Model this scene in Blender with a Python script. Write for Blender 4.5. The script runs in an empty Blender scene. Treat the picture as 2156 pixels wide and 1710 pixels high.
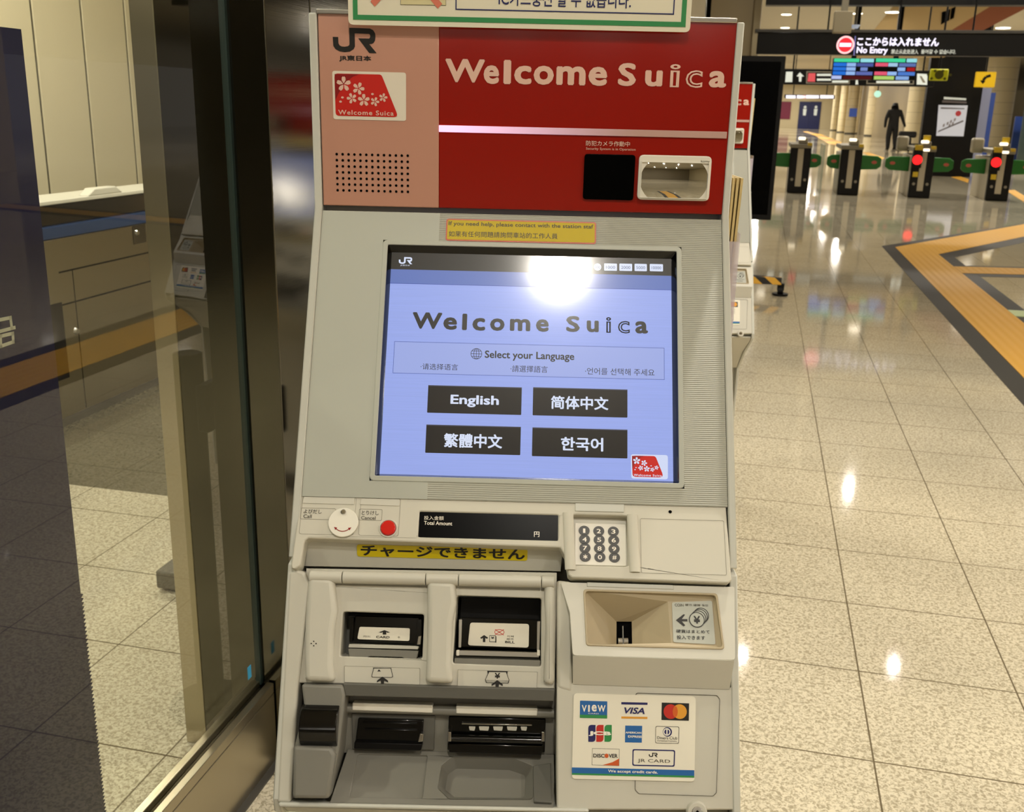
import bpy, bmesh, math, random
from mathutils import Vector, Matrix
random.seed(7)
sc = bpy.context.scene
COL = sc.collection
# ------------------------------------------------------------------ camera
FPX, CX, CY, CAM_H = 2130.0, 1078.0, 855.0, 1.58
PITCH, ROLL, HEAD = math.radians(16.4), math.radians(1.32), math.radians(0.4)
FW = Vector((-math.sin(HEAD)*math.cos(PITCH), math.cos(HEAD)*math.cos(PITCH), -math.sin(PITCH)))
R0 = Vector((math.cos(HEAD), math.sin(HEAD), 0)); D0 = FW.cross(R0)
RT = R0*math.cos(ROLL) - D0*math.sin(ROLL); DN = R0*math.sin(ROLL) + D0*math.cos(ROLL)
EYE = Vector((0, 0, CAM_H))
cam = bpy.data.cameras.new('camera'); cam_o = bpy.data.objects.new('camera', cam); COL.objects.link(cam_o)
cam_o.matrix_world = Matrix(((RT.x, -DN.x, -FW.x, EYE.x), (RT.y, -DN.y, -FW.y, EYE.y), (RT.z, -DN.z, -FW.z, EYE.z), (0, 0, 0, 1)))
cam.sensor_fit = 'HORIZONTAL'; cam.sensor_width = 36.0; cam.lens = 36.0*FPX/2156.0
cam.clip_start = 0.05; cam.clip_end = 300
cam.dof.use_dof = True; cam.dof.focus_distance = 1.22; cam.dof.aperture_fstop = 16.0
sc.camera = cam_o
# ------------------------------------------------------------------ world, exposure
w = bpy.data.worlds.new('world'); sc.world = w; w.use_nodes = True
w.node_tree.nodes['Background'].inputs[0].default_value = (1.0, 0.9, 0.75, 1)
w.node_tree.nodes['Background'].inputs[1].default_value = 0.3
sc.view_settings.view_transform = 'Standard'; sc.view_settings.look = 'None'
sc.view_settings.gamma = 1.0; sc.view_settings.use_curve_mapping = False
sc.view_settings.exposure = -0.14
sc.cycles.use_denoising = True
sc.cycles.max_bounces = 8; sc.cycles.diffuse_bounces = 4; sc.cycles.glossy_bounces = 4
sc.cycles.transparent_max_bounces = 12
sc.cycles.sample_clamp_indirect = 6.0
sc.cycles.caustics_reflective = False; sc.cycles.caustics_refractive = False
# tile frame of the hall: x across, z along the glass wall
TY = math.radians(12.7)
TZ = Vector((math.sin(TY), math.cos(TY), 0)); TX = Vector((math.cos(TY), -math.sin(TY), 0))
def tw(a, b, z): return TX*a + TZ*b + Vector((0, 0, z))
def lamp(a, b, z, r, p, col=(1.0, 0.93, 0.81)):
    l = bpy.data.lights.new('ceiling_lamp', 'AREA'); l.shape = 'DISK'; l.size = r*2; l.energy = p; l.color = col
    o = bpy.data.objects.new('ceiling_lamp', l); COL.objects.link(o); o.location = tw(a, b, z)
    return o
CEIL, CEIL2 = 3.6, 5.0                                 # near ceiling, higher ceiling from 14 m on
for i in range(5):                                     # the hall's own downlights
    for b, p in ((-21, 40), (-15, 40), (-10, 16), (-6.4, 5), (-3.5, 7), (-0.569, 34), (2.4, 50), (5.4, 38)):
        lamp(0.284 + 2.1*i, b, CEIL - 0.02, 0.06, p)
    lamp(0.25 + 1.45*i, 9.25 + .2*(i % 2), CEIL - 0.02, 0.035, 5)
    for b in (15.2, 17.6):
        lamp(0.5 + 1.6*i, b + 0.8*(i % 2), CEIL2 - 0.02, 0.045, 28)
for i in range(2):                                     # room behind the glass
    for b in (-1.6, 0.6, 2.8, 5.0):
        lamp(-2.2 - 1.6*i, b, CEIL - 0.02, 0.07, 40)
for i in range(5):                                     # concourse beyond the gates
    for j in range(9):
        if i < 2 or j < 3: lamp(0.0 + 4.2*i, 24 + 9.0*j + 0.4*j*j, CEIL2 - 0.02, 0.2, 150 + 46*j)
# ------------------------------------------------------------------ helpers
def ray(x, y): return RT*((x-CX)/FPX) + DN*((y-CY)/FPX) + FW
def hit(x, y, p0, n):
    v = ray(x, y); return EYE + v*((Vector(p0)-EYE).dot(n)/v.dot(n))
def on_floor(x, y, z=0.0): return hit(x, y, (0, 0, z), Vector((0, 0, 1)))
def bg(x, y, b): return hit(x, y, tw(0, b, 0), TZ)     # on the cross plane at depth b of the hall
def bx_(x, y, a): return hit(x, y, tw(a, 0, 0), TX)
def tc(p): return (p.dot(TX), p.dot(TZ), p.z)
def lin(c):
    if isinstance(c, str): c = [int(c[i:i+2], 16)/255 for i in (0, 2, 4)]
    return tuple(x/12.92 if x <= 0.04045 else ((x+0.055)/1.055)**2.4 for x in c)
MATS = {}
def mat(name, c, rough=0.5, metal=0.0, emit=0.0, spec=0.5, ec=None, coat=0.0, alpha=1.0, trans=0.0):
    if name in MATS: return MATS[name]
    m = bpy.data.materials.new(name); m.use_nodes = True
    b = m.node_tree.nodes['Principled BSDF']; c = lin(c)
    b.inputs['Base Color'].default_value = (*c, 1); b.inputs['Roughness'].default_value = rough
    b.inputs['Metallic'].default_value = metal; b.inputs['Specular IOR Level'].default_value = spec
    b.inputs['Coat Weight'].default_value = coat; b.inputs['Alpha'].default_value = alpha
    b.inputs['Transmission Weight'].default_value = trans
    if emit:
        b.inputs['Emission Color'].default_value = (*(lin(ec) if ec else c), 1); b.inputs['Emission Strength'].default_value = emit
    MATS[name] = m; return m
def N(m, t, **kw):
    n = m.node_tree.nodes.new(t)
    for k, v in kw.items(): setattr(n, k, v)
    return n
def L(m, a, b): m.node_tree.links.new(a, b)
def bsdf(m): return m.node_tree.nodes['Principled BSDF']
class Pl:                                               # a flat face: u across, v down, n outwards
    def __init__(s, p0, n, u=(1, 0, 0)):
        s.p, s.n = Vector(p0), Vector(n).normalized(); s.u = Vector(u).normalized()
        s.v = (s.u.cross(s.n)).normalized()
        if s.v.z > 0: s.v = -s.v
    def w(s, a, b, h=0.0): return s.p + s.u*a + s.v*b + s.n*h
    def at(s, x, y, h=0.0):
        q = hit(x, y, s.p + s.n*h, s.n) - s.p
        return (q.dot(s.u), q.dot(s.v))
    def P(s, pts, h=0.0): return [s.at(x, y, h) for x, y in pts]
    def R(s, x0, y0, x1, y1, h=0.0):
        a, b = s.at(x0, y0, h), s.at(x1, y1, h)
        return [(a[0], a[1]), (b[0], a[1]), (b[0], b[1]), (a[0], b[1])]
def rnd(ab, r, n=4):
    out = []; k = len(ab); rr = r if isinstance(r, (list, tuple)) else [r]*k
    for i in range(k):
        p, q, s = Vector(ab[i-1]), Vector(ab[i]), Vector(ab[(i+1) % k])
        d1, d2 = (p-q), (s-q); l1, l2 = d1.length, d2.length; d1.normalize(); d2.normalize()
        ang = d1.angle(d2); t = min(rr[i]/max(math.tan(ang/2), 1e-4), l1*.49, l2*.49)
        if rr[i] <= 0: out.append(tuple(q)); continue
        a, b = q + d1*t, q + d2*t
        for j in range(n+1):
            f = j/n; out.append(tuple(a*(1-f)**2 + q*2*f*(1-f) + b*f*f))
    return out
def grow(ab, d):                                        # scale a loop about its middle so that it grows by d
    cx = sum(p[0] for p in ab)/len(ab); cy = sum(p[1] for p in ab)/len(ab)
    wx = max(abs(p[0]-cx) for p in ab); wy = max(abs(p[1]-cy) for p in ab)
    return [(cx+(p[0]-cx)*(wx+d)/wx, cy+(p[1]-cy)*(wy+d)/wy) for p in ab]
def disc(c, r, n=24, ry=None, a0=0):
    ry = ry or r
    return [(c[0]+r*math.cos(a0+2*math.pi*i/n), c[1]+ry*math.sin(a0+2*math.pi*i/n)) for i in range(n)]
class MB:
    def __init__(s): s.v, s.f, s.m = [], [], []
    def add(s, vs, fs, m):
        o = len(s.v); s.v += [Vector(v) for v in vs]
        for f in fs: s.f.append([i+o for i in f]); s.m.append(m)
        return s
    def prism(s, pl, ab, h0, h1, m, m2=None, scale2=None):  # top at h0, bottom at h1
        n = len(ab); ab2 = grow(ab, scale2) if scale2 else ab
        vs = [pl.w(a, b, h0) for a, b in ab] + [pl.w(a, b, h1) for a, b in ab2]
        s.add(vs, [list(range(n))], m); o = len(s.v)-2*n
        for i in range(n):
            j = (i+1) % n; s.f.append([o+i, o+n+i, o+n+j, o+j]); s.m.append(m2 or m)
        s.f.append([o+n+i for i in range(n)][::-1]); s.m.append(m2 or m)
        return s
    def flat(s, pl, ab, h, m): return s.add([pl.w(a, b, h) for a, b in ab], [list(range(len(ab)))], m)
    def ring(s, pl, oa, ia, h0, h1, m, hi=None):
        n = len(oa); hi = h0 if hi is None else hi
        vs = [pl.w(*p, h0) for p in oa] + [pl.w(*p, hi) for p in ia] + [pl.w(*p, h1) for p in oa] + [pl.w(*p, h1) for p in ia]
        fs = []
        for i in range(n):
            j = (i+1) % n
            fs += [[i, j, n+j, n+i], [i, 2*n+i, 2*n+j, j], [n+i, n+j, 3*n+j, 3*n+i], [2*n+i, 3*n+i, 3*n+j, 2*n+j]]
        return s.add(vs, fs, m)
    def loft(s, A, B, m):                               # two world loops of equal length
        n = len(A)
        return s.add(list(A)+list(B), [[i, (i+1) % n, n+(i+1) % n, n+i] for i in range(n)], m)
    def plate(s, pl, outer, holes, h0, h1, m, m2=None):
        bm = bmesh.new(); loops = []
        for lp in [outer]+holes:
            vs = [bm.verts.new((a, b, 0)) for a, b in lp]; loops.append(vs)
            for i in range(len(vs)): bm.edges.new((vs[i], vs[(i+1) % len(vs)]))
        bmesh.ops.triangle_fill(bm, edges=bm.edges[:], use_beauty=True, use_dissolve=False, normal=(0, 0, 1))
        bm.verts.index_update(); n = len(bm.verts)
        vs = [pl.w(v.co.x, v.co.y, h0) for v in bm.verts] + [pl.w(v.co.x, v.co.y, h1) for v in bm.verts]
        fs = [[v.index for v in f.verts] for f in bm.faces]; o = len(s.v)
        s.add(vs, fs, m)
        for f in fs: s.f.append([o+n+i for i in f][::-1]); s.m.append(m2 or m)
        for lp in loops:
            k = [v.index for v in lp]
            for i in range(len(k)):
                a, b = k[i], k[(i+1) % len(k)]; s.f.append([o+a, o+n+a, o+n+b, o+b]); s.m.append(m2 or m)
        bm.free(); return s
    def box(s, p, q, m, M=None):
        x0, y0, z0 = p; x1, y1, z1 = q
        vs = [Vector(c) for c in ((x0,y0,z0),(x1,y0,z0),(x1,y1,z0),(x0,y1,z0),(x0,y0,z1),(x1,y0,z1),(x1,y1,z1),(x0,y1,z1))]
        if M: vs = [M @ v for v in vs]
        return s.add(vs, [[0,3,2,1],[4,5,6,7],[0,1,5,4],[1,2,6,5],[2,3,7,6],[3,0,4,7]], m)
    def tbox(s, a0, b0, z0, a1, b1, z1, m):             # box in the hall's tile frame
        vs = [tw(*c) for c in ((a0,b0,z0),(a1,b0,z0),(a1,b1,z0),(a0,b1,z0),(a0,b0,z1),(a1,b0,z1),(a1,b1,z1),(a0,b1,z1))]
        return s.add(vs, [[0,3,2,1],[4,5,6,7],[0,1,5,4],[1,2,6,5],[2,3,7,6],[3,0,4,7]], m)
    def xprof(s, yz, x0, x1, m):                        # side profile in y, z pulled along x
        n = len(yz); vs = [Vector((x0, y, z)) for y, z in yz] + [Vector((x1, y, z)) for y, z in yz]
        return s.add(vs, [list(range(n)), list(range(2*n-1, n-1, -1))] + [[i, n+i, n+(i+1) % n, (i+1) % n] for i in range(n)], m)
    def cyl(s, p, q, r0, m, r1=None, n=20, caps=True):
        p, q = Vector(p), Vector(q); r1 = r0 if r1 is None else r1; d = (q-p).normalized()
        u = d.orthogonal().normalized(); t = d.cross(u); ring = lambda c, r: [c+u*r*math.cos(2*math.pi*i/n)+t*r*math.sin(2*math.pi*i/n) for i in range(n)]
        fs = [[i, (i+1) % n, n+(i+1) % n, n+i] for i in range(n)]
        if caps: fs += [list(range(n))[::-1], list(range(n, 2*n))]
        return s.add(ring(p, r0)+ring(q, r1), fs, m)
    def tube(s, pts, r, m, n=8):
        for i in range(len(pts)-1): s.cyl(pts[i], pts[i+1], r, m, n=n)
        return s
def link(name, data, parent=None, loc=None):
    o = bpy.data.objects.new(name, data); COL.objects.link(o)
    if parent: o.parent = parent
    if loc is not None: o.location = loc
    return o
def base_of(p):
    b = Vector((0, 0, 0))
    while p is not None: b += p.location; p = p.parent
    return b
def obj(name, mb, parent=None, bevel=0.0, seg=2, smooth=True, origin=None):
    off = base_of(parent) if parent else Vector(origin or (0, 0, 0))
    me = bpy.data.meshes.new(name); me.from_pydata([v-off for v in mb.v], [], mb.f)
    slots = []
    for m in mb.m:
        if m not in slots: slots.append(m)
    for m in slots: me.materials.append(m)
    me.polygons.foreach_set('material_index', [slots.index(m) for m in mb.m])
    bm = bmesh.new(); bm.from_mesh(me); bmesh.ops.recalc_face_normals(bm, faces=bm.faces[:]) if not getattr(mb, 'open', False) else None; bm.to_mesh(me); bm.free()
    if smooth:
        me.polygons.foreach_set('use_smooth', [True]*len(me.polygons)); me.set_sharp_from_angle(angle=math.radians(35))
    o = link(name, me, parent, None if parent else off)
    if bevel:
        b = o.modifiers.new('bevel', 'BEVEL'); b.width = bevel; b.segments = seg; b.limit_method = 'ANGLE'; b.angle_limit = math.radians(40); b.harden_normals = False
    return o
def tag(o, label, cat, group=None, kind=None):
    if label: o['label'] = label
    if cat: o['category'] = cat
    if group: o['group'] = group
    if kind: o['kind'] = kind
    return o
def thing(name, label, cat, loc, group=None):
    o = bpy.data.objects.new(name, None); COL.objects.link(o); o.location = Vector(loc); o.empty_display_size = 0.05
    return tag(o, label, cat, group)
def struct(o): o['kind'] = 'structure'; return o
def copy_tree(o, parent=None):
    c = o.copy(); COL.objects.link(c); c.parent = parent
    for ch in list(o.children): copy_tree(ch, c)
    return c
TXT = {}
def glyphs(s, bold=0.0, outline=0.0, spacing=1.0, shear=0.0, res=3):
    k = (s, bold, outline, spacing, shear, res)
    if k in TXT: return TXT[k]
    cu = bpy.data.curves.new('t', 'FONT'); cu.body = s; cu.resolution_u = res; cu.space_character = spacing; cu.shear = shear
    if outline: cu.fill_mode = 'NONE'; cu.bevel_depth = outline; cu.bevel_resolution = 0
    o = bpy.data.objects.new('t', cu); COL.objects.link(o)
    me = bpy.data.meshes.new_from_object(o.evaluated_get(bpy.context.evaluated_depsgraph_get()))
    vs = [(v.co.x, v.co.y, v.co.z*.0003/outline if outline else 0.0) for v in me.vertices]; fs = [list(p.vertices) for p in me.polygons]
    bpy.data.objects.remove(o); bpy.data.curves.remove(cu); bpy.data.meshes.remove(me)
    V, F = [], []
    offs = [(0, 0)] if not bold else [(bold*math.cos(i*math.pi/3), bold*math.sin(i*math.pi/3)) for i in range(6)]
    for dx, dy in offs:
        n = len(V); V += [(x+dx, y+dy, z) for x, y, z in vs]; F += [[i+n for i in f] for f in fs]
    TXT[k] = (V, F); return TXT[k]
def put(mb, pl, s, a0, b0, a1, b1, h, m, **kw):         # ink box a0,b0 (top left) to a1,b1 (bottom right)
    V, F = glyphs(s, **kw)
    x0 = min(p[0] for p in V); x1 = max(p[0] for p in V); y0 = min(p[1] for p in V); y1 = max(p[1] for p in V)
    n1 = len(V)//(6 if kw.get('bold') else 1)          # the copies that embolden a letter lie a hair apart
    mb.add([pl.w(a0+(x-x0)/(x1-x0)*(a1-a0), b1-(y-y0)/(y1-y0)*(b1-b0), h+z+1.5e-5*(i//n1)) for i, (x, y, z) in enumerate(V)], F, m); mb.open = True
def txt(mb, pl, s, x0, y0, x1, y1, h, m, **kw):         # the same box given where the photograph shows it
    a, b = pl.at(x0, y0, h), pl.at(x1, y1, h); put(mb, pl, s, a[0], a[1], b[0], b[1], h, m, **kw)
# ------------------------------------------------------------------ materials
def plastic(name, c, rough=0.42, sp=0.4, bump=0.02):
    m = mat(name, c, rough, spec=sp)
    n = N(m, 'ShaderNodeTexNoise'); n.inputs['Scale'].default_value = 900; n.inputs['Detail'].default_value = 2
    t = N(m, 'ShaderNodeTexCoord'); L(m, t.outputs['Object'], n.inputs['Vector'])
    b = N(m, 'ShaderNodeBump'); b.inputs['Strength'].default_value = bump; b.inputs['Distance'].default_value = 0.0006
    L(m, n.outputs['Fac'], b.inputs['Height']); L(m, b.outputs['Normal'], bsdf(m).inputs['Normal']); return m
M_CASE = plastic('case_grey', 'c9c6ba')
M_PANEL = plastic('panel_grey', 'b0b2a8')
M_FRAME = plastic('frame_white', 'c6c6bd', 0.45)
M_BEIGE = plastic('case_beige', 'cbc7b9', 0.5)
M_DGREY = plastic('tray_grey', '7c7a72', 0.45)
M_DGREY2 = plastic('tray_dark', '5f5e58', 0.5)
M_WHITE = plastic('white_plastic', 'e8e4d8', 0.35)
M_PAPER = mat('paper_white', 'ebe6d6', 0.55)
M_BLACK = mat('black_gloss', '050505', 0.12, spec=0.5)
M_BLACKM = mat('black_matte', '060505', 0.5, spec=.2)
M_GAP = mat('gap_black', '030303', 0.9, spec=0.1)
M_VOID = mat('window_black', '030303', .25, spec=.04)
M_CHROME = mat('chrome', 'd8d8d8', 0.12, 1.0)
M_STEELB = mat('bright_steel', 'bdbab2', 0.28, 1.0)
M_PINK = mat('header_pink', 'c6937f', 0.16, spec=0.5)
M_RED = mat('header_red', '94170c', 0.14, spec=0.5)
M_CARDRED = mat('card_red', 'c8231a', 0.25)
M_CARDDK = mat('card_dark_red', '8c1414', 0.25)
M_CARDW = mat('card_white', 'e9e0d0', 0.3)
M_PINKW = mat('letter_pink', 'e6bfae', 0.25)
M_INK = mat('ink_black', '14110e', 0.5)
M_GREYINK = mat('ink_grey', '565248', 0.6)
M_LINE = mat('line_grey', '8f8b7e', 0.6)
M_REDBTN = mat('button_red', 'd0150c', 0.15, coat=0.5)
M_YELLOW = mat('label_yellow', 'd6bf00', 0.35)
M_YELLOW2 = mat('sticker_yellow', 'c8b000', 0.5, spec=.2)
M_ORANGE = mat('sticker_orange', 'c0481a', 0.4)
M_GREEN = mat('frame_green', '2f8a50', 0.35, coat=0.4)
M_NAVY = mat('frame_navy', '141c5c', 0.4)
M_NOTICE = mat('notice_paper', 'e8e2cc', 0.3, coat=0.5)
M_KEY = mat('key_dark', '26241f', 0.4)
M_COIN = plastic('coin_beige', 'ab9c7e', 0.45)
M_MIRROR = mat('mirror', 'f4f4f0', 0.02, 1.0)
M_SMOKE = mat('tape_clear', 'ffffff', 0.5, alpha=0.04)
def rib_material():
    m = plastic('ribbed_grey', 'b0b0a5', 0.45, bump=0.0)
    t = N(m, 'ShaderNodeTexCoord'); s = N(m, 'ShaderNodeSeparateXYZ'); L(m, t.outputs['Object'], s.inputs[0])
    a = N(m, 'ShaderNodeMath', operation='MULTIPLY'); L(m, s.outputs['Z'], a.inputs[0]); a.inputs[1].default_value = 2*math.pi/0.00205
    b = N(m, 'ShaderNodeMath', operation='SINE'); L(m, a.outputs[0], b.inputs[0])
    c = N(m, 'ShaderNodeBump'); c.inputs['Strength'].default_value = 0.55; c.inputs['Distance'].default_value = 0.0007
    L(m, b.outputs[0], c.inputs['Height']); L(m, c.outputs['Normal'], bsdf(m).inputs['Normal']); return m
M_RIB = rib_material()
def disp(name, c, e=1.0):
    m = mat('display_'+name, '0c0c0f', 0.10, spec=0.5, emit=e, ec=c, coat=.45)
    bsdf(m).inputs['Coat Roughness'].default_value = 0.34; return m
# ------------------------------------------------------------------ ticket machine
KX = -0.0025
A = Pl((KX, 1.237, 1.57), (0, -1, 0)); B = Pl((KX, 1.237, 1.461), (0, -.872, .489))
D = Pl((KX, 1.079, 1.1665), (0, -.790, .613)); C_ = Pl((KX, 1.0296, 1.091), (0, -.892, .452))
K = thing('ticket_vending_machine', 'grey ticket machine with red header and lit language screen, nearest the viewer', 'ticket machine', (KX, 1.42, 0))
XL, XR = KX-.25, KX+.25
def k(name, mb, parent=K, **kw): return obj(name, mb, parent, **kw)
JR = [(643,388),(940,393),(985,415),(1012,460),(1018,510),(1008,570),(985,605),(955,618),(925,620),(1030,753),(925,753),(770,540),(925,540),(938,525),(943,505),(938,482),(925,472),(720,468),(720,660),(700,700),(650,735),(575,748),(500,738),(440,705),(410,660),(404,527),(482,527),(484,620),(500,650),(530,665),(572,668),(615,660),(638,645),(643,625)]
def jr(mb, pl, x0, y0, x1, y1, h, m):
    a, b = pl.at(x0, y0, h), pl.at(x1, y1, h)
    mb.flat(pl, [(a[0]+(x-404)/626*(b[0]-a[0]), a[1]+(y-388)/365*(b[1]-a[1])) for x, y in JR], h, m)
PETAL = [(.08,0),(.5,.26),(.82,.25),(1.0,.1),(.9,0),(1.0,-.1),(.82,-.25),(.5,-.26)]
def flower(mb, pl, c, r, a0, h, m):
    for i in range(5):
        t = a0+i*2*math.pi/5
        mb.flat(pl, [(c[0]+r*(x*math.cos(t)-y*math.sin(t)), c[1]+r*(x*math.sin(t)+y*math.cos(t))) for x, y in PETAL], h, m)
def card_art(mb, pl, f, h, mw, mr, md, mp):             # f maps header pixels to the wanted place
    P = lambda pts, hh: [pl.at(*f(*p), hh) for p in pts]
    mb.flat(pl, rnd(P([(699.4,149),(854.9,152.9),(855,254.8),(702,251)], h), .003), h, mw)
    t = rnd(P([(704.1,154.7),(803,157),(839,247),(706.8,243.6)], h+.0003), .004)
    mb.flat(pl, t, h+.0003, mr)
    mb.flat(pl, P([(704.6,156),(757,156.4),(742,162),(725,176),(712,198),(705.8,212)], h+.0005), h+.0005, md)
    for x, y, r, a in ((723.9,177,15.6,-1.57),(755,186.3,13,-1.2),(740.9,207,11,-1.9),(766.2,211,13,-1.57),(789.5,214,9.6,-1.2),(807,205.6,9.2,-1.35)):
        p, q = pl.at(*f(x, y), h), pl.at(*f(x+r, y), h); flower(mb, pl, p, math.hypot(q[0]-p[0], q[1]-p[1]), a, h+.0007, mp)
    for x, y in ((721.2,205.3),(717.2,214),(784.4,198.1)):
        p, q = pl.at(*f(x, y), h), pl.at(*f(x+3, y), h); mb.flat(pl, disc(p, q[0]-p[0], 8, (q[0]-p[0])*.75), h+.0007, mp)
    a, b = f(712, 231), f(829, 243.8); txt(mb, pl, 'Welcome Suica', *a, *b, h+.0007, mp, bold=.02, spacing=1.15)
LET = [('W',668,277,855,392),('e',850,308,922,398),('l',945,283,978,398),('c',995,310,1075,400),('o',1087,310,1180,402),('m',1195,312,1330,404),('e',1347,315,1432,407),('S',1488,297,1568,408),('u',1615,332,1693,410),('i',1733,303,1775,413),('c',1808,332,1882,416),('a',1918,335,1995,415)]
LET2 = [('W',580,490,712,568),('e',720,513,780,571),('l',806,497,825,572),('c',852,516,908,575),('o',932,518,996,576),('m',1022,520,1113,577),('e',1140,522,1197,580),('S',1277,507,1338,581),('u',1370,528,1424,582),('i',1458,513,1480,584),('c',1512,530,1565,587),('a',1590,531,1648,588)]
def wordmark(mb, pl, lets, ox, oy, s, h, m, first=0):
    for i, (c, x0, y0, x1, y1) in enumerate(lets, first):
        txt(mb, pl, c, ox+x0/s, oy+y0/s, ox+x1/s, oy+y1/s, h, m, **(dict(outline=.022) if i in (9, 10) else dict(bold=.035)))
# --- side panels and body
def yz(p): return (p.y, p.z)
for s, (x0, x1) in (('l', (XL, XL+.0092)), ('r', (XR-.0085, XR))):
    up = MB().xprof([(1.237,1.680),(1.237,1.461),(1.0312,1.0942),(1.040,1.0905),(1.66,1.0905),(1.66,1.680)], x0, x1, M_FRAME)
    k('upper_side_panel', up, bevel=.0015)
    lo = MB().xprof([(1.0280,1.0880),(.9156,.866),(.9185,.848),(.930,.838),(1.02,.775),(1.10,.70),(1.13,.10),(1.66,.10),(1.66,1.0880)], x0, x1, M_FRAME)
    k('lower_side_panel', lo, bevel=.0015)
core = MB().xprof([(1.262,1.675),(1.262,1.455),(1.075,1.115),(1.075,1.075),(1.10,1.07),(1.10,.80),(1.14,.72),(1.16,.10),(1.65,.10),(1.65,1.675)], XL+.009, XR-.0085, M_CASE)
k('cabinet_body', core)
k('plinth', MB().box((XL+.02, 1.19, 0), (XR-.02, 1.63, .11), M_DGREY2))
# --- header
hp = MB().prism(A, A.R(668.5, 26, 924, 438, -.002), -.002, -.02, M_PINK)
k('pink_header_panel', hp, bevel=.0012)
a0 = A.at(924, 40, -.002); a1 = A.at(1553, 44, -.002)
bt = A.R(668.5, 26, 924, 438, -.002)
k('red_header_panel', MB().prism(A, [(a0[0], bt[0][1]), (a1[0], bt[0][1]), (a1[0], bt[2][1]), (a0[0], bt[2][1])], -.002, -.02, M_RED), bevel=.0012)
k('top_cap', MB().box((XL+.009, 1.236, 1.679), (XR-.009, 1.64, 1.6845), M_STEELB), bevel=.001)
mb = MB(); jr(mb, A, 700, 57.6, 793, 112, -.0015, M_INK); txt(mb, A, 'JR東日本', 714, 116, 782, 130.5, -.0015, M_INK, bold=.03)
k('company_mark', mb)
mb = MB(); card_art(mb, A, lambda x, y: (x, y), -.0015, M_CARDW, M_CARDRED, M_CARDDK, M_PINKW); k('card_picture', mb)
mb = MB(); p0, p1, p2 = A.at(708.9, 324.5, -.0014), A.at(858.4, 328.5, -.0014), A.at(711.6, 400.5, -.0014)
for i in range(13):
    for j in range(7):
        mb.flat(A, disc((p0[0]+(p1[0]-p0[0])*i/12, p0[1]+(p2[1]-p0[1])*j/6), .00155, 12), -.0015, M_GAP)
k('speaker_holes', mb)
for i0, i1 in ((0, 7), (7, 12)):
    mb = MB(); wordmark(mb, A, LET[i0:i1], 640, 0, 2.2458, -.0014, M_PINKW, i0); k('wordmark_lettering', mb)
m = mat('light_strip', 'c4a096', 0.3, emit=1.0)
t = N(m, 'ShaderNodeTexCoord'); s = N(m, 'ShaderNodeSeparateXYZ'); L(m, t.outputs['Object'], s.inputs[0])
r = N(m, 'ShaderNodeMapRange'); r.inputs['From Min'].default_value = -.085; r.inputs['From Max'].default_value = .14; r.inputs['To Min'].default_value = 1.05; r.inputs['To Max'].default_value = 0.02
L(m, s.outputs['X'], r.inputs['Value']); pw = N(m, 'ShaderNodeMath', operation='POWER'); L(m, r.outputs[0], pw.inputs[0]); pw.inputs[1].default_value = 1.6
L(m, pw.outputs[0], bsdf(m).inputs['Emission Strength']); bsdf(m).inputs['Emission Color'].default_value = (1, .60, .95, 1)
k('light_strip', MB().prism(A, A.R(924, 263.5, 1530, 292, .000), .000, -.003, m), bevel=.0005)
mb = MB(); txt(mb, A, '防犯カメラ作動中', 1234, 296, 1326, 309, -.0014, M_PINKW, bold=.01); txt(mb, A, 'Security System is in Operation', 1234, 310, 1338, 319, -.0014, M_PINKW); k('camera_notice', mb)
k('camera_window', MB().prism(A, rnd(A.R(1231, 324, 1333, 422, 0), .004), .001, -.003, M_VOID), bevel=.0004)
mr = A.P([(1347,326),(1497,330),(1495,424),(1341,421)], .004)
x0 = (mr[0][0]+mr[3][0])/2; x1 = (mr[1][0]+mr[2][0])/2
mr = [(x0, mr[0][1]), (x1, mr[0][1]), (x1, mr[2][1]), (x0, mr[2][1])]
mf = k('mirror_frame', MB().prism(A, rnd(mr, .006), .004, -.002, M_WHITE), bevel=.001)
mb = MB(); ia, ib = mr[0][0]+.0035, mr[1][0]-.0035; ja, jb = mr[0][1]+.008, mr[2][1]-.003; nx, ny = 16, 10   # convex mirror
vs = []
for j in range(ny+1):
    for i in range(nx+1):
        u, v = i/nx*2-1, j/ny*2-1; vs.append(A.w(ia+(ib-ia)*i/nx, ja+(jb-ja)*j/ny, .0043+.0045*(1-.5*(u*u+v*v*.45))-.0024))
mb.add(vs, [[j*(nx+1)+i, j*(nx+1)+i+1, (j+1)*(nx+1)+i+1, (j+1)*(nx+1)+i] for j in range(ny) for i in range(nx)], M_MIRROR)
mb.ring(A, [(ia-.0005, ja-.0005), (ib+.0005, ja-.0005), (ib+.0005, jb+.0005), (ia-.0005, jb+.0005)], [(ia, ja), (ib, ja), (ib, jb), (ia, jb)], .006, .003, M_WHITE)
k('convex_mirror', mb, mf)
mb = MB(); txt(mb, A, 'komy', 1476, 337, 1494, 344, .0042, M_GREYINK, bold=.01); k('mirror_lettering', mb, mf)
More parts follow.
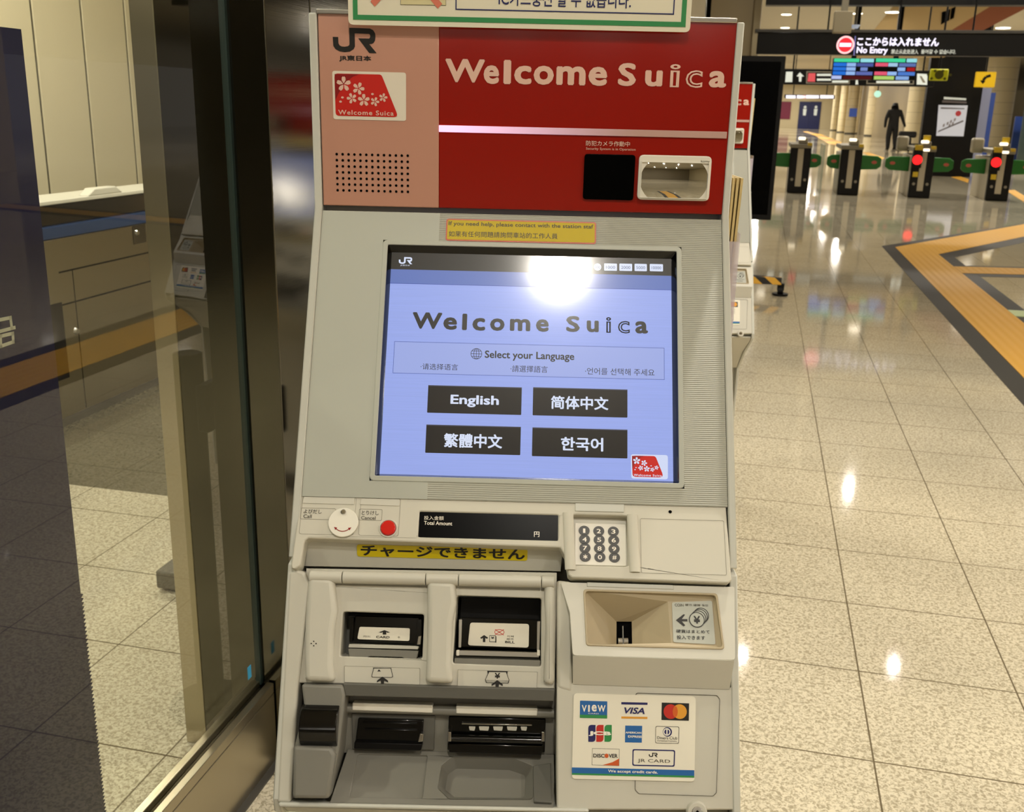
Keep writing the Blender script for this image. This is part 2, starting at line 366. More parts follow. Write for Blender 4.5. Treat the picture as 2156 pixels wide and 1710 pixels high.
# --- screen section
def quad_avg(pl, tl, tr, br, bl, h):
    q = pl.P([tl, tr, br, bl], h); xa = (q[0][0]+q[3][0])/2; xb = (q[1][0]+q[2][0])/2; ya = (q[0][1]+q[1][1])/2; yb = (q[2][1]+q[3][1])/2
    return [(xa, ya), (xb, ya), (xb, yb), (xa, yb)]
scr = quad_avg(B, (819, 517), (1425, 528), (1429, 1019), (787, 1000), -.002)
pan = quad_avg(B, (684, 441), (1517, 457), (1529, 1048), (638, 1020), -.002)
pan[0] = (pan[0][0], .004); pan[1] = (pan[1][0], .004)
pan = [(XL+.0095-KX, .004), (XR-.009-KX, .004), (XR-.009-KX, pan[2][1]+.012), (XL+.0095-KX, pan[2][1]+.012)]
xm = B.at(926, 460, -.002)[0]
rim = grow(scr, .006)
bottom = pan[2][1]
# plain left field, ribbed right field, raised rim round the screen
left = [pan[0], (xm, pan[0][1]), (xm, rim[0][1]), (rim[0][0], rim[0][1]), (rim[3][0], rim[3][1]), (xm, rim[3][1]), (xm, bottom), (pan[3][0], bottom)]
right = [(xm, pan[0][1]), pan[1], (pan[1][0], bottom), (xm, bottom), (xm, rim[3][1]), rim[2], rim[1], (xm, rim[0][1])]
k('plain_screen_surround', MB().plate(B, left, [], -.002, -.012, M_PANEL))
k('ribbed_screen_surround', MB().plate(B, right, [], -.002, -.012, M_RIB))
k('screen_rim', MB().ring(B, rnd(rim, .006), rnd(scr, .0015), -.0012, -.012, M_PANEL), bevel=.0008)
dsp = quad_avg(B, (826, 534), (1413.5, 543), (1417, 1015), (798, 997), -.011)
bez = MB().ring(B, scr, dsp, -.0022, -.012, M_BLACK, hi=-.0105); BZ = k('screen_bezel', bez)
H = -.011
bgm = disp('blue', '9eb0f4', .88)
nt = N(bgm, 'ShaderNodeTexNoise'); nt.inputs['Scale'].default_value = 1.0; tcn = N(bgm, 'ShaderNodeTexCoord'); mp = N(bgm, 'ShaderNodeMapping'); mp.inputs['Scale'].default_value = (12, 900, 900)
L(bgm, tcn.outputs['Object'], mp.inputs[0]); L(bgm, mp.outputs[0], nt.inputs['Vector'])
rmp = N(bgm, 'ShaderNodeMapRange'); rmp.inputs['To Min'].default_value = .90; rmp.inputs['To Max'].default_value = 1.05; L(bgm, nt.outputs['Fac'], rmp.inputs[0]); L(bgm, rmp.outputs[0], bsdf(bgm).inputs['Emission Strength'])
SCREEN = k('display', MB().flat(B, dsp, H, bgm))
SCREEN.parent = BZ
M_DW, M_DK, M_DB, M_DL, M_DT = disp('white', 'dfe8ff', 1.0), disp('dark', '1c1a18', .8), disp('band', '7088d2', .8), disp('line', '4a60b8', .8), disp('text', '33322e', .8)
yb1, yb2 = B.at(826, 567, H)[1], B.at(826, 596, H)[1]
mb = MB(); h1 = H+.0003
mb.flat(B, [dsp[0], dsp[1], (dsp[1][0], yb1), (dsp[0][0], yb1)], h1, disp('bar', '35332f', .7))
mb.flat(B, [(dsp[0][0], yb1), (dsp[1][0], yb1), (dsp[1][0], yb2), (dsp[0][0], yb2)], h1, M_DB)
mb.flat(B, [(dsp[0][0], yb2), (dsp[1][0], yb2), (dsp[1][0], yb2+.0007), (dsp[0][0], yb2+.0007)], h1, M_DL)
k('display_top_bar', mb, BZ)
h2 = H+.0006; mb = MB(); jr(mb, B, 840, 541, 868, 556.5, h2, M_DW); txt(mb, B, 'JR東日本', 843, 557, 863, 561, h2, M_DW); k('display_company_mark', mb, BZ)
mb = MB()
for x0, x1, s in ((1225,1241,'100'),(1250,1266,'500'),(1272,1299,'1000'),(1304,1331,'2000'),(1336,1362,'5000'),(1368,1396,'10000')):
    y = 554+(x0-1225)*.012; q = B.R(x0, y, x1, y+16, h2)
    mb.flat(B, disc(((q[0][0]+q[1][0])/2, (q[0][1]+q[2][1])/2), (q[1][0]-q[0][0])/2, 20) if len(s) == 3 else rnd(q, .001), h2, M_DW)
    w_ = (x1-x0)*.36; xm_ = (x0+x1)/2; txt(mb, B, s, xm_-w_, y+5, xm_+w_, y+11.5, h2+.0003, disp('ink', '5a6a92', .8))
k('accepted_money_icons', mb, BZ)
for i0, i1 in ((0, 7), (7, 12)):
    mb = MB(); wordmark(mb, B, LET2[i0:i1], 600, 430, 2.156, h2, M_DT, i0); k('display_wordmark', mb, BZ)
mb = MB(); q = quad_avg(B, (831,719), (1398,734), (1398,800), (828,784), h1)
mb.ring(B, grow(q, .0005), q, h1, h1-.0001, M_DL); mb.flat(B, q, h1-.0001, disp('box', 'a8b8f6', .9))
c = B.at(1003, 745, h2); r0 = B.at(1015, 745, h2)[0]-c[0]; md = M_DT
for rx in (1.0, .5):
    mb.ring(B, disc(c, r0*rx, 24, r0), disc(c, r0*rx-.0006, 24, r0-.0006), h2, h1, md)
for dy in (-.5, 0, .5):
    ww = r0*math.sqrt(1-dy*dy); mb.flat(B, [(c[0]-ww, c[1]+r0*dy-.0003), (c[0]+ww, c[1]+r0*dy-.0003), (c[0]+ww, c[1]+r0*dy+.0003), (c[0]-ww, c[1]+r0*dy+.0003)], h2, md)
mb.flat(B, [(c[0]-.0003, c[1]-r0), (c[0]+.0003, c[1]-r0), (c[0]+.0003, c[1]+r0), (c[0]-.0003, c[1]+r0)], h2, md)
txt(mb, B, 'Select your Language', 1021, 738, 1209, 763, h2, md, bold=.022)
txt(mb, B, '·请选择语言', 886, 765, 964, 780, h2, md); txt(mb, B, '·請選擇語言', 1075, 769, 1153, 785, h2, md); txt(mb, B, '·언어를 선택해 주세요', 1232, 774, 1378, 792, h2, md)
k('language_prompt', mb, BZ)
for s, q, tx in (('English', ((902,811),(1098,816),(1098,874),(899,869)), (949,831,1050,859)), ('简体中文', ((1123,815),(1321,821),(1321,880),(1121,874)), (1160,833,1281,864)),
                 ('繁體中文', ((898,894),(1097,899),(1095,959),(895,953)), (935,912,1057,945)), ('한국어', ((1122,900),(1321,905),(1321,966),(1119,960)), (1181,920,1270,951))):
    mb = MB(); qq = quad_avg(B, *q, h2); mb.flat(B, rnd(qq, .001), h2, M_DK)
    mb.flat(B, [(qq[0][0], qq[0][1]), (qq[1][0], qq[0][1]), (qq[1][0], qq[0][1]+.0012), (qq[0][0], qq[0][1]+.0012)], h2+.0002, disp('edge', '4a4c58', .8))
    txt(mb, B, s, *tx, h2+.0004, M_DW, bold=.028)
    k('language_button', mb, BZ)
mb = MB(); card_art(mb, B, lambda x, y: (1328+(x-699.4)*.503, 957+(y-150)*.503), h2, disp('cardwhite', 'd8e2ff', 1), disp('cardred', 'd8221a', .9), disp('carddark', 'a01818', .9), M_DW); k('display_card_picture', mb, BZ)
# yellow help sticker under clear tape
mb = MB(); q = quad_avg(B, (940,462), (1254,466), (1256,513), (938,507), -.001)
mb.prism(B, rnd(q, .003), -.0014, -.002, M_ORANGE); mb.flat(B, rnd(grow(q, -.0016), .002), -.0012, M_YELLOW2)
txt(mb, B, 'If you need help, please contact with the station staf', 945, 466, 1249, 484, -.001, M_INK, bold=.006); txt(mb, B, '如果有任何問題請詢問車站的工作人員', 945, 486, 1174, 503.5, -.001, M_INK)
ST = k('help_sticker', mb)
k('clear_tape', MB().flat(B, quad_avg(B, (934,456), (1278,461), (1276,517), (932,511), -.0005), -.0006, M_SMOKE), ST)
# ------------------------------------------------------------------ console
def c6(x, y): return (1140+x/4.687, 1420+y/4.687)
def c3(x, y): return (580+x/3.2667, 1000+y/3.2667)
def c4(x, y): return (1140+x/3.7174, 1000+y/3.7174)
def c5(x, y): return (560+x/3.2667, 1420+y/3.2667)
arc = [(636.5,1016),(700,1024),(800,1034),(920,1042),(1080,1048),(1250,1049),(1400,1045),(1527,1039)]
leg = [(1532,1110),(1540.5,1222),(1534,1228.5),(1204,1216.5),(1197,1210),(1190,1170),(1180,1153),(650,1133),(641,1138),(632,1190),(622,1198),(613,1196),(612.5,1190),(624,1105)]
out = D.P(arc+leg)
kp = rnd(quad_avg(D, (1206,1082), (1320,1088), (1325,1193), (1206,1190), 0), .003)
dis_w = rnd(quad_avg(D, (884,1076), (1176,1086), (1174,1141), (880,1128), 0), .0015)
k('console_panel', MB().plate(D, out, [kp, dis_w], 0, -.022, M_BEIGE), bevel=.0022, seg=3)
# riser under the console, set back
V = Pl((KX, 1.052, 1.10), (0, -1, -.06))
k('console_riser', MB().prism(V, V.P([(641,1128),(1186,1148),(1180,1203),(640,1192)]), 0, -.012, M_CASE))
mb = MB(); q = quad_avg(V, (751,1146), (1111,1157), (1110,1183), (752,1170), .0006); mb.prism(V, rnd(q, .003), .0006, -.001, M_YELLOW)
txt(mb, V, 'チャージできません', 759, 1147.5, 1105, 1179.5, .0009, M_INK, bold=.03); k('warning_label', mb)
# amount window
mb = MB().prism(D, grow(dis_w, .0004), -.0015, -.004, M_VOID); txt(mb, D, '投入金額', 893, 1086, 934, 1095.5, -.0012, M_CARDW); txt(mb, D, 'Total Amount', 893, 1097, 952, 1106.5, -.0012, M_CARDW, bold=.012); txt(mb, D, '円', 1124.5, 1119.5, 1135.5, 1131, -.0012, M_CARDW, bold=.01)
k('amount_display', mb)
# call and cancel
def outline(mb, pl, q, r, m, h=.0003, t=.0004):
    o = rnd(q, r); mb.ring(pl, o, grow(o, -t), h, h-.0006, m)
mb = MB(); outline(mb, D, quad_avg(D, (634,1069), (708,1071), (704,1095), (632,1093), 0), .0015, M_LINE); txt(mb, D, 'よびだし', 640, 1072, 677, 1082, .0004, M_GREYINK, bold=.015); txt(mb, D, 'Call', 639, 1083, 656, 1091, .0004, M_GREYINK, bold=.015)
outline(mb, D, quad_avg(D, (756,1071), (805,1073), (804,1097), (755,1095), 0), .0015, M_LINE); txt(mb, D, 'とりけし', 762, 1075, 797, 1085, .0004, M_GREYINK, bold=.015); txt(mb, D, 'Cancel', 760.5, 1086.5, 790.5, 1094.5, .0004, M_GREYINK, bold=.015)
for q in (((638,1044),(749,1047),(746,1128),(629,1124)), ((760,1048),(844,1050),(839,1130),(755,1127))):
    outline(mb, D, quad_avg(D, *q, 0), .003, M_LINE, t=.0003)
k('button_captions', mb)
k('caption_strip', MB().prism(D, D.P([(640,1046),(747,1048.5),(745.5,1063),(637,1060)]), .0008, -.002, M_CASE), bevel=.0004)
k('caption_strip', MB().prism(D, D.P([(761,1049.5),(842,1051.5),(841,1066),(758,1063)]), .0008, -.002, M_CASE), bevel=.0004)
c = D.at(722.5, 1100, .003); r0 = D.at(754, 1100, .003)[0]-c[0]
CC = k('call_button_cover', MB().prism(D, disc(c, r0, 40), .0032, .001, M_WHITE), bevel=.0006)
mb = MB(); pts = [(c[0]+r0*.62*math.cos(t), c[1]+r0*.62*math.sin(t)) for t in [math.radians(a) for a in range(48, 133, 7)]]
for i in range(len(pts)-1):
    p, q = Vector(pts[i]), Vector(pts[i+1]); n_ = (q-p).orthogonal().normalized()*.00045; mb.flat(D, [p+n_, q+n_, q-n_, p-n_], .0034, M_CARDDK)
for e, dr in ((pts[0], (1, -.75)), (pts[-1], (-1, -.75))):
    d_ = Vector(dr).normalized(); o_ = d_.orthogonal(); e = Vector(e); mb.flat(D, [e+d_*.0035, e+o_*.0017, e-o_*.0017], .0034, M_CARDDK)
k('turn_arrow', mb, CC)
c2 = D.at(723, 1078.5, .003); k('rivet', MB().cyl(D.w(*c2, .003), D.w(*c2, .0048), .0034, M_CHROME, r1=.0026), CC, bevel=.0004)
c = D.at(817, 1111.5, .002); r0 = D.at(833.5, 1111.5, .002)[0]-c[0]
k('button_collar', MB().ring(D, disc(c, r0*1.22, 32), disc(c, r0*1.02, 32), .0012, -.002, M_CASE), bevel=.0004)
k('cancel_button', MB().cyl(D.w(*c, -.001), D.w(*c, .0035), r0, M_REDBTN, r1=r0*.93, n=32), bevel=.001, seg=3)
# number pad
h = -.011
k('keypad_well', MB().plate(D, grow(kp, .001), [], h, h-.004, M_CASE))
kq = quad_avg(D, (1209,1101), (1316,1104), (1320,1192), (1212,1190), h+.001)
KP = k('keypad', MB().prism(D, rnd(kq, .0015), h+.0012, h-.001, M_WHITE), bevel=.0004)
for j, row in enumerate(('123', '456', '789', '✻0#')):
    for i, s in enumerate(row):
        x = 1230+30.7*i+j*.8; y = 1117.3+18.3*j+i*.9; c = D.at(x, y, h+.002); mb = MB().prism(D, disc(c, .0062, 24, .0056), h+.0022, h, M_KEY)
        s = '*' if s == '✻' else s
        txt(mb, D, s, x-(2.5 if s == '1' else 4.5), y-4.5, x+(2.5 if s == '1' else 4.5), y+5, h+.0025, M_CARDW, bold=.02); k('key', mb, KP)
k('keypad_top_plate', MB().prism(D, rnd(quad_avg(D, (1211,1057), (1313,1061), (1315,1079), (1211,1076), .001), .001), .0012, -.002, M_FRAME), bevel=.0005)
for xa, xb in (((1196,1080),(1201,1200)), ((1331,1084),(1337,1205))):
    p, q = D.at(*xa), D.at(*xb); mb = MB(); n_ = 10
    A_ = [D.w(p[0]-.006*math.cos(math.pi*i/n_), p[1], .0035*math.sin(math.pi*i/n_)) for i in range(n_+1)]; B_ = [D.w(q[0]-.006*math.cos(math.pi*i/n_), q[1], .0035*math.sin(math.pi*i/n_)) for i in range(n_+1)]
    mb.add(A_+B_, [[i, i+1, n_+2+i, n_+1+i] for i in range(n_)]+[list(range(n_+1)), list(range(n_+1, 2*n_+2))], M_BEIGE); k('keypad_guard', mb)
mb = MB(); outline(mb, D, quad_avg(D, (1347,1091), (1522,1097), (1532.5,1212), (1351,1206), 0), .002, M_LINE, t=.0003); k('blank_cover', mb)
k('pinhole', MB().flat(D, disc(D.at(1411,1078), .0019, 14), .0004, M_GAP))
# ------------------------------------------------------------------ lower front
# left: openings for card and banknotes
card = C_.P([(722,1288),(893,1294),(889,1388),(716,1382)], -.006); bill = C_.P([(962,1254),(1140,1260),(1139,1404),(953,1397)], -.006)
k('insertion_panel', MB().plate(C_, C_.P([(638,1228),(1172,1243),(1168,1452),(622,1438)], -.006), [rnd(card, .003), rnd(bill, .003)], -.006, -.05, M_CASE), bevel=.0015)
k('panel_edge', MB().prism(C_, C_.P([(608.5,1206),(623,1199),(640,1204),(652,1230),(628,1440),(612,1690),(583,1690)], .0), .001, -.03, M_CASE), bevel=.003, seg=3)
for q, hh in (([(648,1214),(702,1216),(709,1286),(702,1325),(700,1400),(704,1437),(641,1435),(640,1380),(641,1310)], .005), ([(899,1222),(958,1224),(961,1270),(952,1310),(950,1400),(954,1440),(895,1438),(897,1400),(899,1310)], .005), ([(1146,1228),(1169,1229),(1168,1442),(1144,1441),(1149,1320)], .003)):
    k('rounded_divider', MB().prism(C_, C_.P(q, hh), hh, -.02, M_CASE), bevel=.006, seg=4)
for x0, x1 in ((651,719),(721,895),(897,964),(966,1139),(1141,1167)):
    f = lambda x, y: C_.at(x, y+(x-651)*.0215, .004); p, q = f(x0, 1214), f(x1, 1214); rr = f(651, 1227)[1]-f(651, 1214)[1]
    k('hinge_cover', MB().cyl(C_.w(*p, -.001), C_.w(*q, -.001), rr, M_CASE, n=24), bevel=.0006)
k('lower_front_sill', MB().prism(C_, C_.P([(645,1197),(1172,1206),(1172,1250),(645,1238)], -.008), -.008, -.03, M_CASE))
def c_slab(q, h0, h1, m, name, parent=K, r=.001, bev=.0005, pl=None): return k(name, MB().prism(pl or C_, rnd((pl or C_).P(q, h0), r), h0, h1, m), parent, bevel=bev)
# card slot
CS = c_slab([(724,1296),(890,1302),(886,1384),(720,1378)], -.042, -.046, M_DGREY2, 'card_slot')
c_slab([(737,1289),(887,1294),(886,1300),(737,1296)], -.012, -.042, M_GAP, 'slot_roof', CS)
c_slab([(748,1296),(884,1300),(877,1355),(737,1350)], -.020, -.030, M_BLACK, 'card_guide', CS, .002, .001)
for q in ([(736,1300),(745,1300),(741,1352),(735,1352)], [(878,1304),(888,1304),(887,1356),(874,1358)]): c_slab(q, -.013, -.03, M_BLACK, 'guide_arm', CS)
c_slab([(881,1340),(887,1339),(885,1357),(878,1358)], -.011, -.014, M_CHROME, 'spring_clip', CS, .0004, .0003)
mb = MB().prism(C_, rnd(C_.P([(757,1320),(863,1323),(862,1350),(752,1346)], -.0185), .002), -.0185, -.0205, M_PAPER)
U = lambda x, y: c3(x, y)
ar = [(750,1068),(788,1084),(770,1086),(762,1080),(762,1098),(738,1098),(738,1080),(728,1086),(710,1084)]
mb.flat(C_, C_.P([U(*p) for p in ar], -.018), -.018, M_INK)
txt(mb, C_, 'CARD', *U(693,1107), *U(785,1125), -.018, M_INK, bold=.02); txt(mb, C_, '카드', *U(603,1105), *U(655,1119), -.018, M_INK); txt(mb, C_, '卡', *U(838,1110), *U(858,1125), -.018, M_INK)
k('card_label_plate', mb, CS)
c_slab([(735,1356),(882,1361),(880,1368),(733,1364)], -.014, -.03, M_CASE, 'card_lip', CS)
c_slab([(733,1366),(881,1371),(876,1390),(860,1391),(846,1384),(778,1382),(766,1390),(736,1389)], -.008, -.02, M_DGREY, 'card_shutter', CS, .001, .0005)
# banknote slot
BS = c_slab([(957,1262),(1140,1268),(1138,1402),(954,1396)], -.046, -.049, M_GAP, 'banknote_slot')
c_slab([(971,1257),(1139,1262),(1138,1312),(968,1306)], -.040, -.045, M_BLACKM, 'slot_throat', BS)
c_slab([(968,1300),(1137,1305),(1134,1368),(966,1363)], -.024, -.034, M_BLACK, 'banknote_guide', BS, .002, .001)
for q in ([(966,1304),(973,1304),(971,1364),(965,1364)], [(1131,1308),(1138,1308),(1136,1370),(1130,1370)]): c_slab(q, -.016, -.03, M_STEELB, 'guide_side', BS, .001, .0004)
mb = MB().prism(C_, rnd(C_.P([(990,1311),(1114,1314),(1113,1364),(985,1359)], -.0225), .003), -.0225, -.0245, M_PAPER)
hh = -.0222; au = [(1435,1102),(1462,1120),(1455,1128),(1443,1122),(1443,1150),(1427,1150),(1427,1122),(1415,1128),(1408,1120)]
mb.flat(C_, C_.P([U(*p) for p in au], hh), hh, M_INK)
q = C_.R(*U(1472,1104), *U(1515,1150), hh); mb.ring(C_, q, grow(q, -.0005), hh, hh-.0003, M_INK); mb.flat(C_, [(q[1][0], q[1][1]+.0008), (q[1][0]+.0006, q[1][1]+.0012), (q[2][0]+.0006, q[2][1]+.0006), (q[2][0]-.001, q[2][1]+.0006), q[2]], hh, M_INK)
txt(mb, C_, '¥', *U(1482,1113), *U(1505,1128), hh, M_INK, bold=.03)
txt(mb, C_, '지폐', *U(1593,1104), *U(1638,1118), hh, M_INK); txt(mb, C_, '紙币', *U(1590,1122), *U(1638,1138), hh, M_INK); txt(mb, C_, 'BILL', *U(1580,1142), *U(1645,1159), hh, M_INK, bold=.02)
e = C_.at(*U(1540,1082), hh); o_ = disc(e, .0055, 24, .0032); mb.ring(C_, o_, grow(o_, -.0005), hh, hh-.0003, M_REDBTN)
for s_ in (1, -1): mb.flat(C_, [(e[0]-.005, e[1]-.003*s_-.0003), (e[0]-.005, e[1]-.003*s_+.0003), (e[0]+.005, e[1]+.003*s_+.0003), (e[0]+.005, e[1]+.003*s_-.0003)], hh+.0002, M_REDBTN)
k('banknote_label_plate', mb, BS)
c_slab([(960,1369),(1136,1374),(1135,1385),(959,1380)], -.012, -.03, M_STEELB, 'steel_bar', BS, .001, .0005)
c_slab([(958,1381),(1136,1386),(1136,1391),(958,1387)], -.018, -.03, M_DGREY2, 'bar_gap', BS, .0004, .0002)
c_slab([(957,1386),(1138,1391),(1137,1405),(956,1400)], -.008, -.03, M_DGREY, 'lower_bar', BS, .001, .0006)
for x in (961, 1131): c_slab([(x,1369),(x+6,1369),(x+6,1381),(x,1381)], -.0105, -.02, M_WHITE, 'bar_end', BS, .0006, .0003)
# pictograms under the slots
for q, xa in (([(725,1402),(884,1407),(884,1442),(725,1437)], 0), ([(964,1410),(1132,1415),(1130,1451),(963,1446)], 1)):
    mb = MB(); h_ = -.0045; qq = C_.P(q, h_); mb.prism(C_, rnd(qq, .001), -.0052, -.007, M_CASE); outline(mb, C_, qq, .001, M_LINE, h=-.0050, t=.0003)
    if xa == 0:
        tr = [(675,1328),(795,1328),(808,1388),(800,1394),(665,1392),(660,1385)]; bar = [(672,1326),(796,1329),(796,1338),(672,1335)]; tri = [(712,1338),(725,1352),(700,1352)]; ax, ay = 736, 1388
    else:
        tr = [(1468,1352),(1588,1354),(1608,1412),(1602,1434),(1448,1430),(1442,1408)]; bar = [(1456,1348),(1598,1351),(1594,1372),(1460,1368)]; tri = None; ax, ay = 1525, 1412
    o_ = C_.P([U(*p) for p in tr], h_); mb.flat(C_, C_.P([U(*p) for p in bar], h_), h_-.0003, M_INK); mb.flat(C_, o_, h_-.0001, M_CASE); mb.ring(C_, o_, grow(o_, -.0006), h_+.0001, h_-.0003, M_INK)
    if tri: mb.flat(C_, C_.P([U(*p) for p in tri], h_), h_+.0001, M_INK)
    else:
        txt(mb, C_, '¥', *U(1508,1362), *U(1545,1402), h_+.0001, M_INK, bold=.03)
        for yy in (1412, 1420): mb.flat(C_, C_.P([U(1446,yy), U(1604,yy+3), U(1604,yy+5), U(1446,yy+2)], h_), h_+.00012, M_INK)
    arw = [(0,0),(38,28),(38,40),(12,26),(10,50),(-10,50),(-12,26),(-38,40),(-38,28)]
    mb.flat(C_, C_.P([U(ax+x, ay+y) for x, y in arw], h_), h_+.0002, M_INK); k('slot_pictogram', mb)
mb = MB()
for dx, dy in ((0,-4.5),(5,0),(0,5),(-5,0),(0,0)):
    if dx or dy: mb.flat(C_, disc(C_.at(660.5+dx, 1355+dy, .0061), .0007, 8), .0062, M_GAP)
k('microphone_holes', mb)
# ------------------------------------------------------------------ tray below
Tp = hit(930, 1697, C_.p, C_.n); T = Pl((KX, Tp.y, Tp.z), (0, -.36, .93))
tb = T.w(*T.at(930, 1581)); Wp = Pl((KX, tb.y, tb.z), (0, -.96, .28))
k('tray_back', MB().prism(Wp, Wp.P([(722,1440),(1172,1452),(1168,1588),(716,1585)]), 0, -.01, M_DGREY))
k('tray_roof', MB().prism(Wp, Wp.P([(722,1440),(1168,1452),(1166,1477),(726,1466)], .03), .03, 0, M_DGREY2), bevel=.001)  # darker grey puts the overhang's shade into the colour
k('tray_lintel', MB().prism(C_, C_.P([(640,1436),(1170,1450),(1168,1458),(640,1444)], -.006), -.006, -.03, M_DGREY2), bevel=.001)  # dark tone paints the shade along the top of the tray
k('tray_hinge', MB().cyl(Wp.w(*Wp.at(722,1490,.006), .006), Wp.w(*Wp.at(1166,1502,.006), .006), .0055, M_DGREY))
for q in (((742,1480),(911,1485),(911,1502),(741,1496)), ((960,1487),(1132,1492),(1131,1508),(960,1503))):
    k('light_bar', MB().prism(Wp, rnd(Wp.P(q, .012), .0015), .012, 0, M_WHITE), bevel=.001)
k('outlet_frame', MB().prism(Wp, Wp.P([(740,1502),(916,1507),(914,1580),(742,1578)], .003), .003, -.001, M_DGREY2), bevel=.001)
CO = k('card_outlet', MB().prism(Wp, Wp.P([(754,1513),(892,1517),(888,1576),(747,1572)], .008), .008, 0, M_BLACK), bevel=.001)
for a, b_ in ((1521, 763), (1535, 768), (1562, 760)):
    k('outlet_rib', MB().prism(Wp, Wp.P([(b_,a),(878,a+3),(878,a+5),(b_,a+2)], .011), .011, .007, M_BLACK), CO, bevel=.0004)
k('outlet_lip', MB().prism(Wp, Wp.P([(746,1563),(889,1567),(886,1581),(745,1577)], .014), .014, 0, M_BLACKM), CO, bevel=.001)
k('outlet_clip', MB().prism(Wp, Wp.P([(884,1545),(892,1546),(890,1562),(880,1563)], .016), .016, .006, M_CHROME), CO, bevel=.0005)
BO = k('banknote_outlet', MB().prism(Wp, Wp.P([(945,1509),(1149,1515),(1147,1585),(942,1580)], .006), .006, 0, M_BLACK), bevel=.001)
k('outlet_rib', MB().prism(Wp, Wp.P([(972,1523),(1120,1526),(1120,1529),(972,1526)], .009), .009, .005, M_CHROME), BO, bevel=.0004)
for x0, x1 in ((987,1001),(1008,1030),(1038,1059),(1067,1089),(1096,1110)):
    k('outlet_window', MB().prism(Wp, rnd(Wp.P([(x0,1530),(x1,1530.5),(x1-2,1539),(x0+2,1538)], .0075), .0008), .0075, .005, M_CASE), BO)
k('outlet_roller', MB().cyl(Wp.w(*Wp.at(948,1555,.012), .012), Wp.w(*Wp.at(1142,1560,.012), .012), .0045, M_BLACK), BO)
k('outlet_lip', MB().prism(Wp, Wp.P([(942,1566),(1143,1571),(1140,1590),(946,1585)], .016), .016, 0, M_BLACK), BO, bevel=.001)
for x in (943, 1140): k('outlet_clip', MB().prism(Wp, Wp.P([(x,1541),(x+7,1542),(x+7,1562),(x,1562)], .018), .018, .006, M_CHROME), BO, bevel=.0005)
pad = rnd(T.P([(754,1587),(900,1591),(889,1681),(736,1679)]), .002); dish = rnd(T.P([(952,1594),(1084,1598),(1124,1614),(1122,1684),(946,1683),(922,1660),(930,1612)]), .006)
k('tray_floor', MB().plate(T, T.P([(732,1577),(1168,1588),(1166,1701),(694,1690)]), [pad, dish], 0, -.004, M_DGREY), bevel=.0008)
k('tray_front_lip', MB().prism(C_, C_.P([(693,1690),(1166,1700),(1166,1706),(693,1696)], .001), .001, -.02, M_DGREY), bevel=.001)
k('tray_pad', MB().plate(T, grow(pad, .001), [], -.0022, -.004, M_DGREY))
low = grow(dish, -.009); low = [(p[0], p[1]-.003) for p in low]
mb = MB(); mb.loft([T.w(*p, 0) for p in dish], [T.w(*p, -.016) for p in low], M_DGREY); mb.add([T.w(*p, -.016) for p in low], [list(range(len(low)))], M_DGREY)
k('coin_dish', mb)
k('dish_ledge', MB().prism(T, T.P([(1122,1612),(1160,1606),(1162,1690),(1124,1688)], .004), .004, -.01, M_DGREY2), bevel=.001)
k('receipt_housing', MB().prism(C_, C_.P([(634,1441),(722,1443),(726,1466),(713,1580),(693,1682),(615,1682),(617,1580),(640,1490)], .002), .002, -.055, M_DGREY), bevel=.003, seg=3)
rc = [C_.w(*C_.at(634,1527,.004), -.0055), C_.w(*C_.at(712,1529,.004), -.0055)]
k('receipt_cutter_cover', MB().cyl(rc[0], rc[1], .0225, M_BLACK, n=40), bevel=.001)
k('receipt_chute', MB().prism(C_, C_.P([(617,1571),(697,1573),(706,1590),(692,1683),(615,1682)], .010), .010, -.02, M_DGREY), bevel=.004, seg=3)
k('front_lip', MB().prism(C_, C_.P([(586,1690),(1240,1704),(1240,1712),(586,1700)], .004), .004, -.03, M_FRAME), bevel=.002)
k('kick_slot', MB().xprof([(.934,.852),(1.10,.852),(1.10,.842),(.945,.842)], XL+.02, XR-.06, M_GAP))
k('front_base', MB().xprof([(.9195,.853),(1.10,.870),(1.10,.70),(1.03,.775),(.934,.836)], XL+.0095, XR-.009, M_CASE), bevel=.002)
# ------------------------------------------------------------------ coin side
top = hit(1370, 1240, C_.p + C_.n*.002, C_.n); E = Pl((KX, top.y, top.z), (0, -.74, .672))
rim4 = [(1230,1243),(1508,1252),(1523,1366),(1236,1358)]; rimo = rnd(E.P(rim4), .004)
lipL, lipR = E.at(1206,1380), E.at(1545,1390)
outl = rnd(E.P([(1180,1226),(1546,1236),(1548,1390),(1206,1380),(1200,1290)]), [.002,.002,.004,.004,.01])
k('coin_panel', MB().plate(E, outl, [rimo], 0, -.006, M_CASE), bevel=.003, seg=3)
l0, r0_ = E.w(*E.at(1207,1381)), E.w(*E.at(1546,1391)); bl, br = C_.w(*C_.at(1206,1441)), C_.w(*C_.at(1536,1452))
dn = Vector((0, .008, -.006))
mb = MB(); ins = Vector((0, .012, .002))
vs = [l0, r0_, r0_+Vector((0, .001, -.007)), br, bl, l0+Vector((0, .001, -.007))]; bk = [v+ins for v in vs]
mb.loft(vs, bk, M_CASE); mb.add(vs, [[0, 1, 2, 5], [5, 2, 3, 4]], M_CASE); k('coin_panel_underside', mb, bevel=.003, seg=3)
k('coin_side_wall', MB().prism(C_, C_.P([(1172,1222),(1206,1226),(1212,1300),(1207,1390),(1206,1460),(1172,1450)], 0), 0, -.03, M_CASE), bevel=.004, seg=3)
k('coin_top_flap', MB().prism(E, E.P([(1236,1226),(1418,1232),(1419,1241),(1236,1235)], .001), .001, -.001, M_FRAME), bevel=.0005)
CT = k('coin_tray_rim', MB().ring(E, grow(rimo, .0012), grow(rimo, -.0012), .0012, -.002, M_COIN), bevel=.0006)
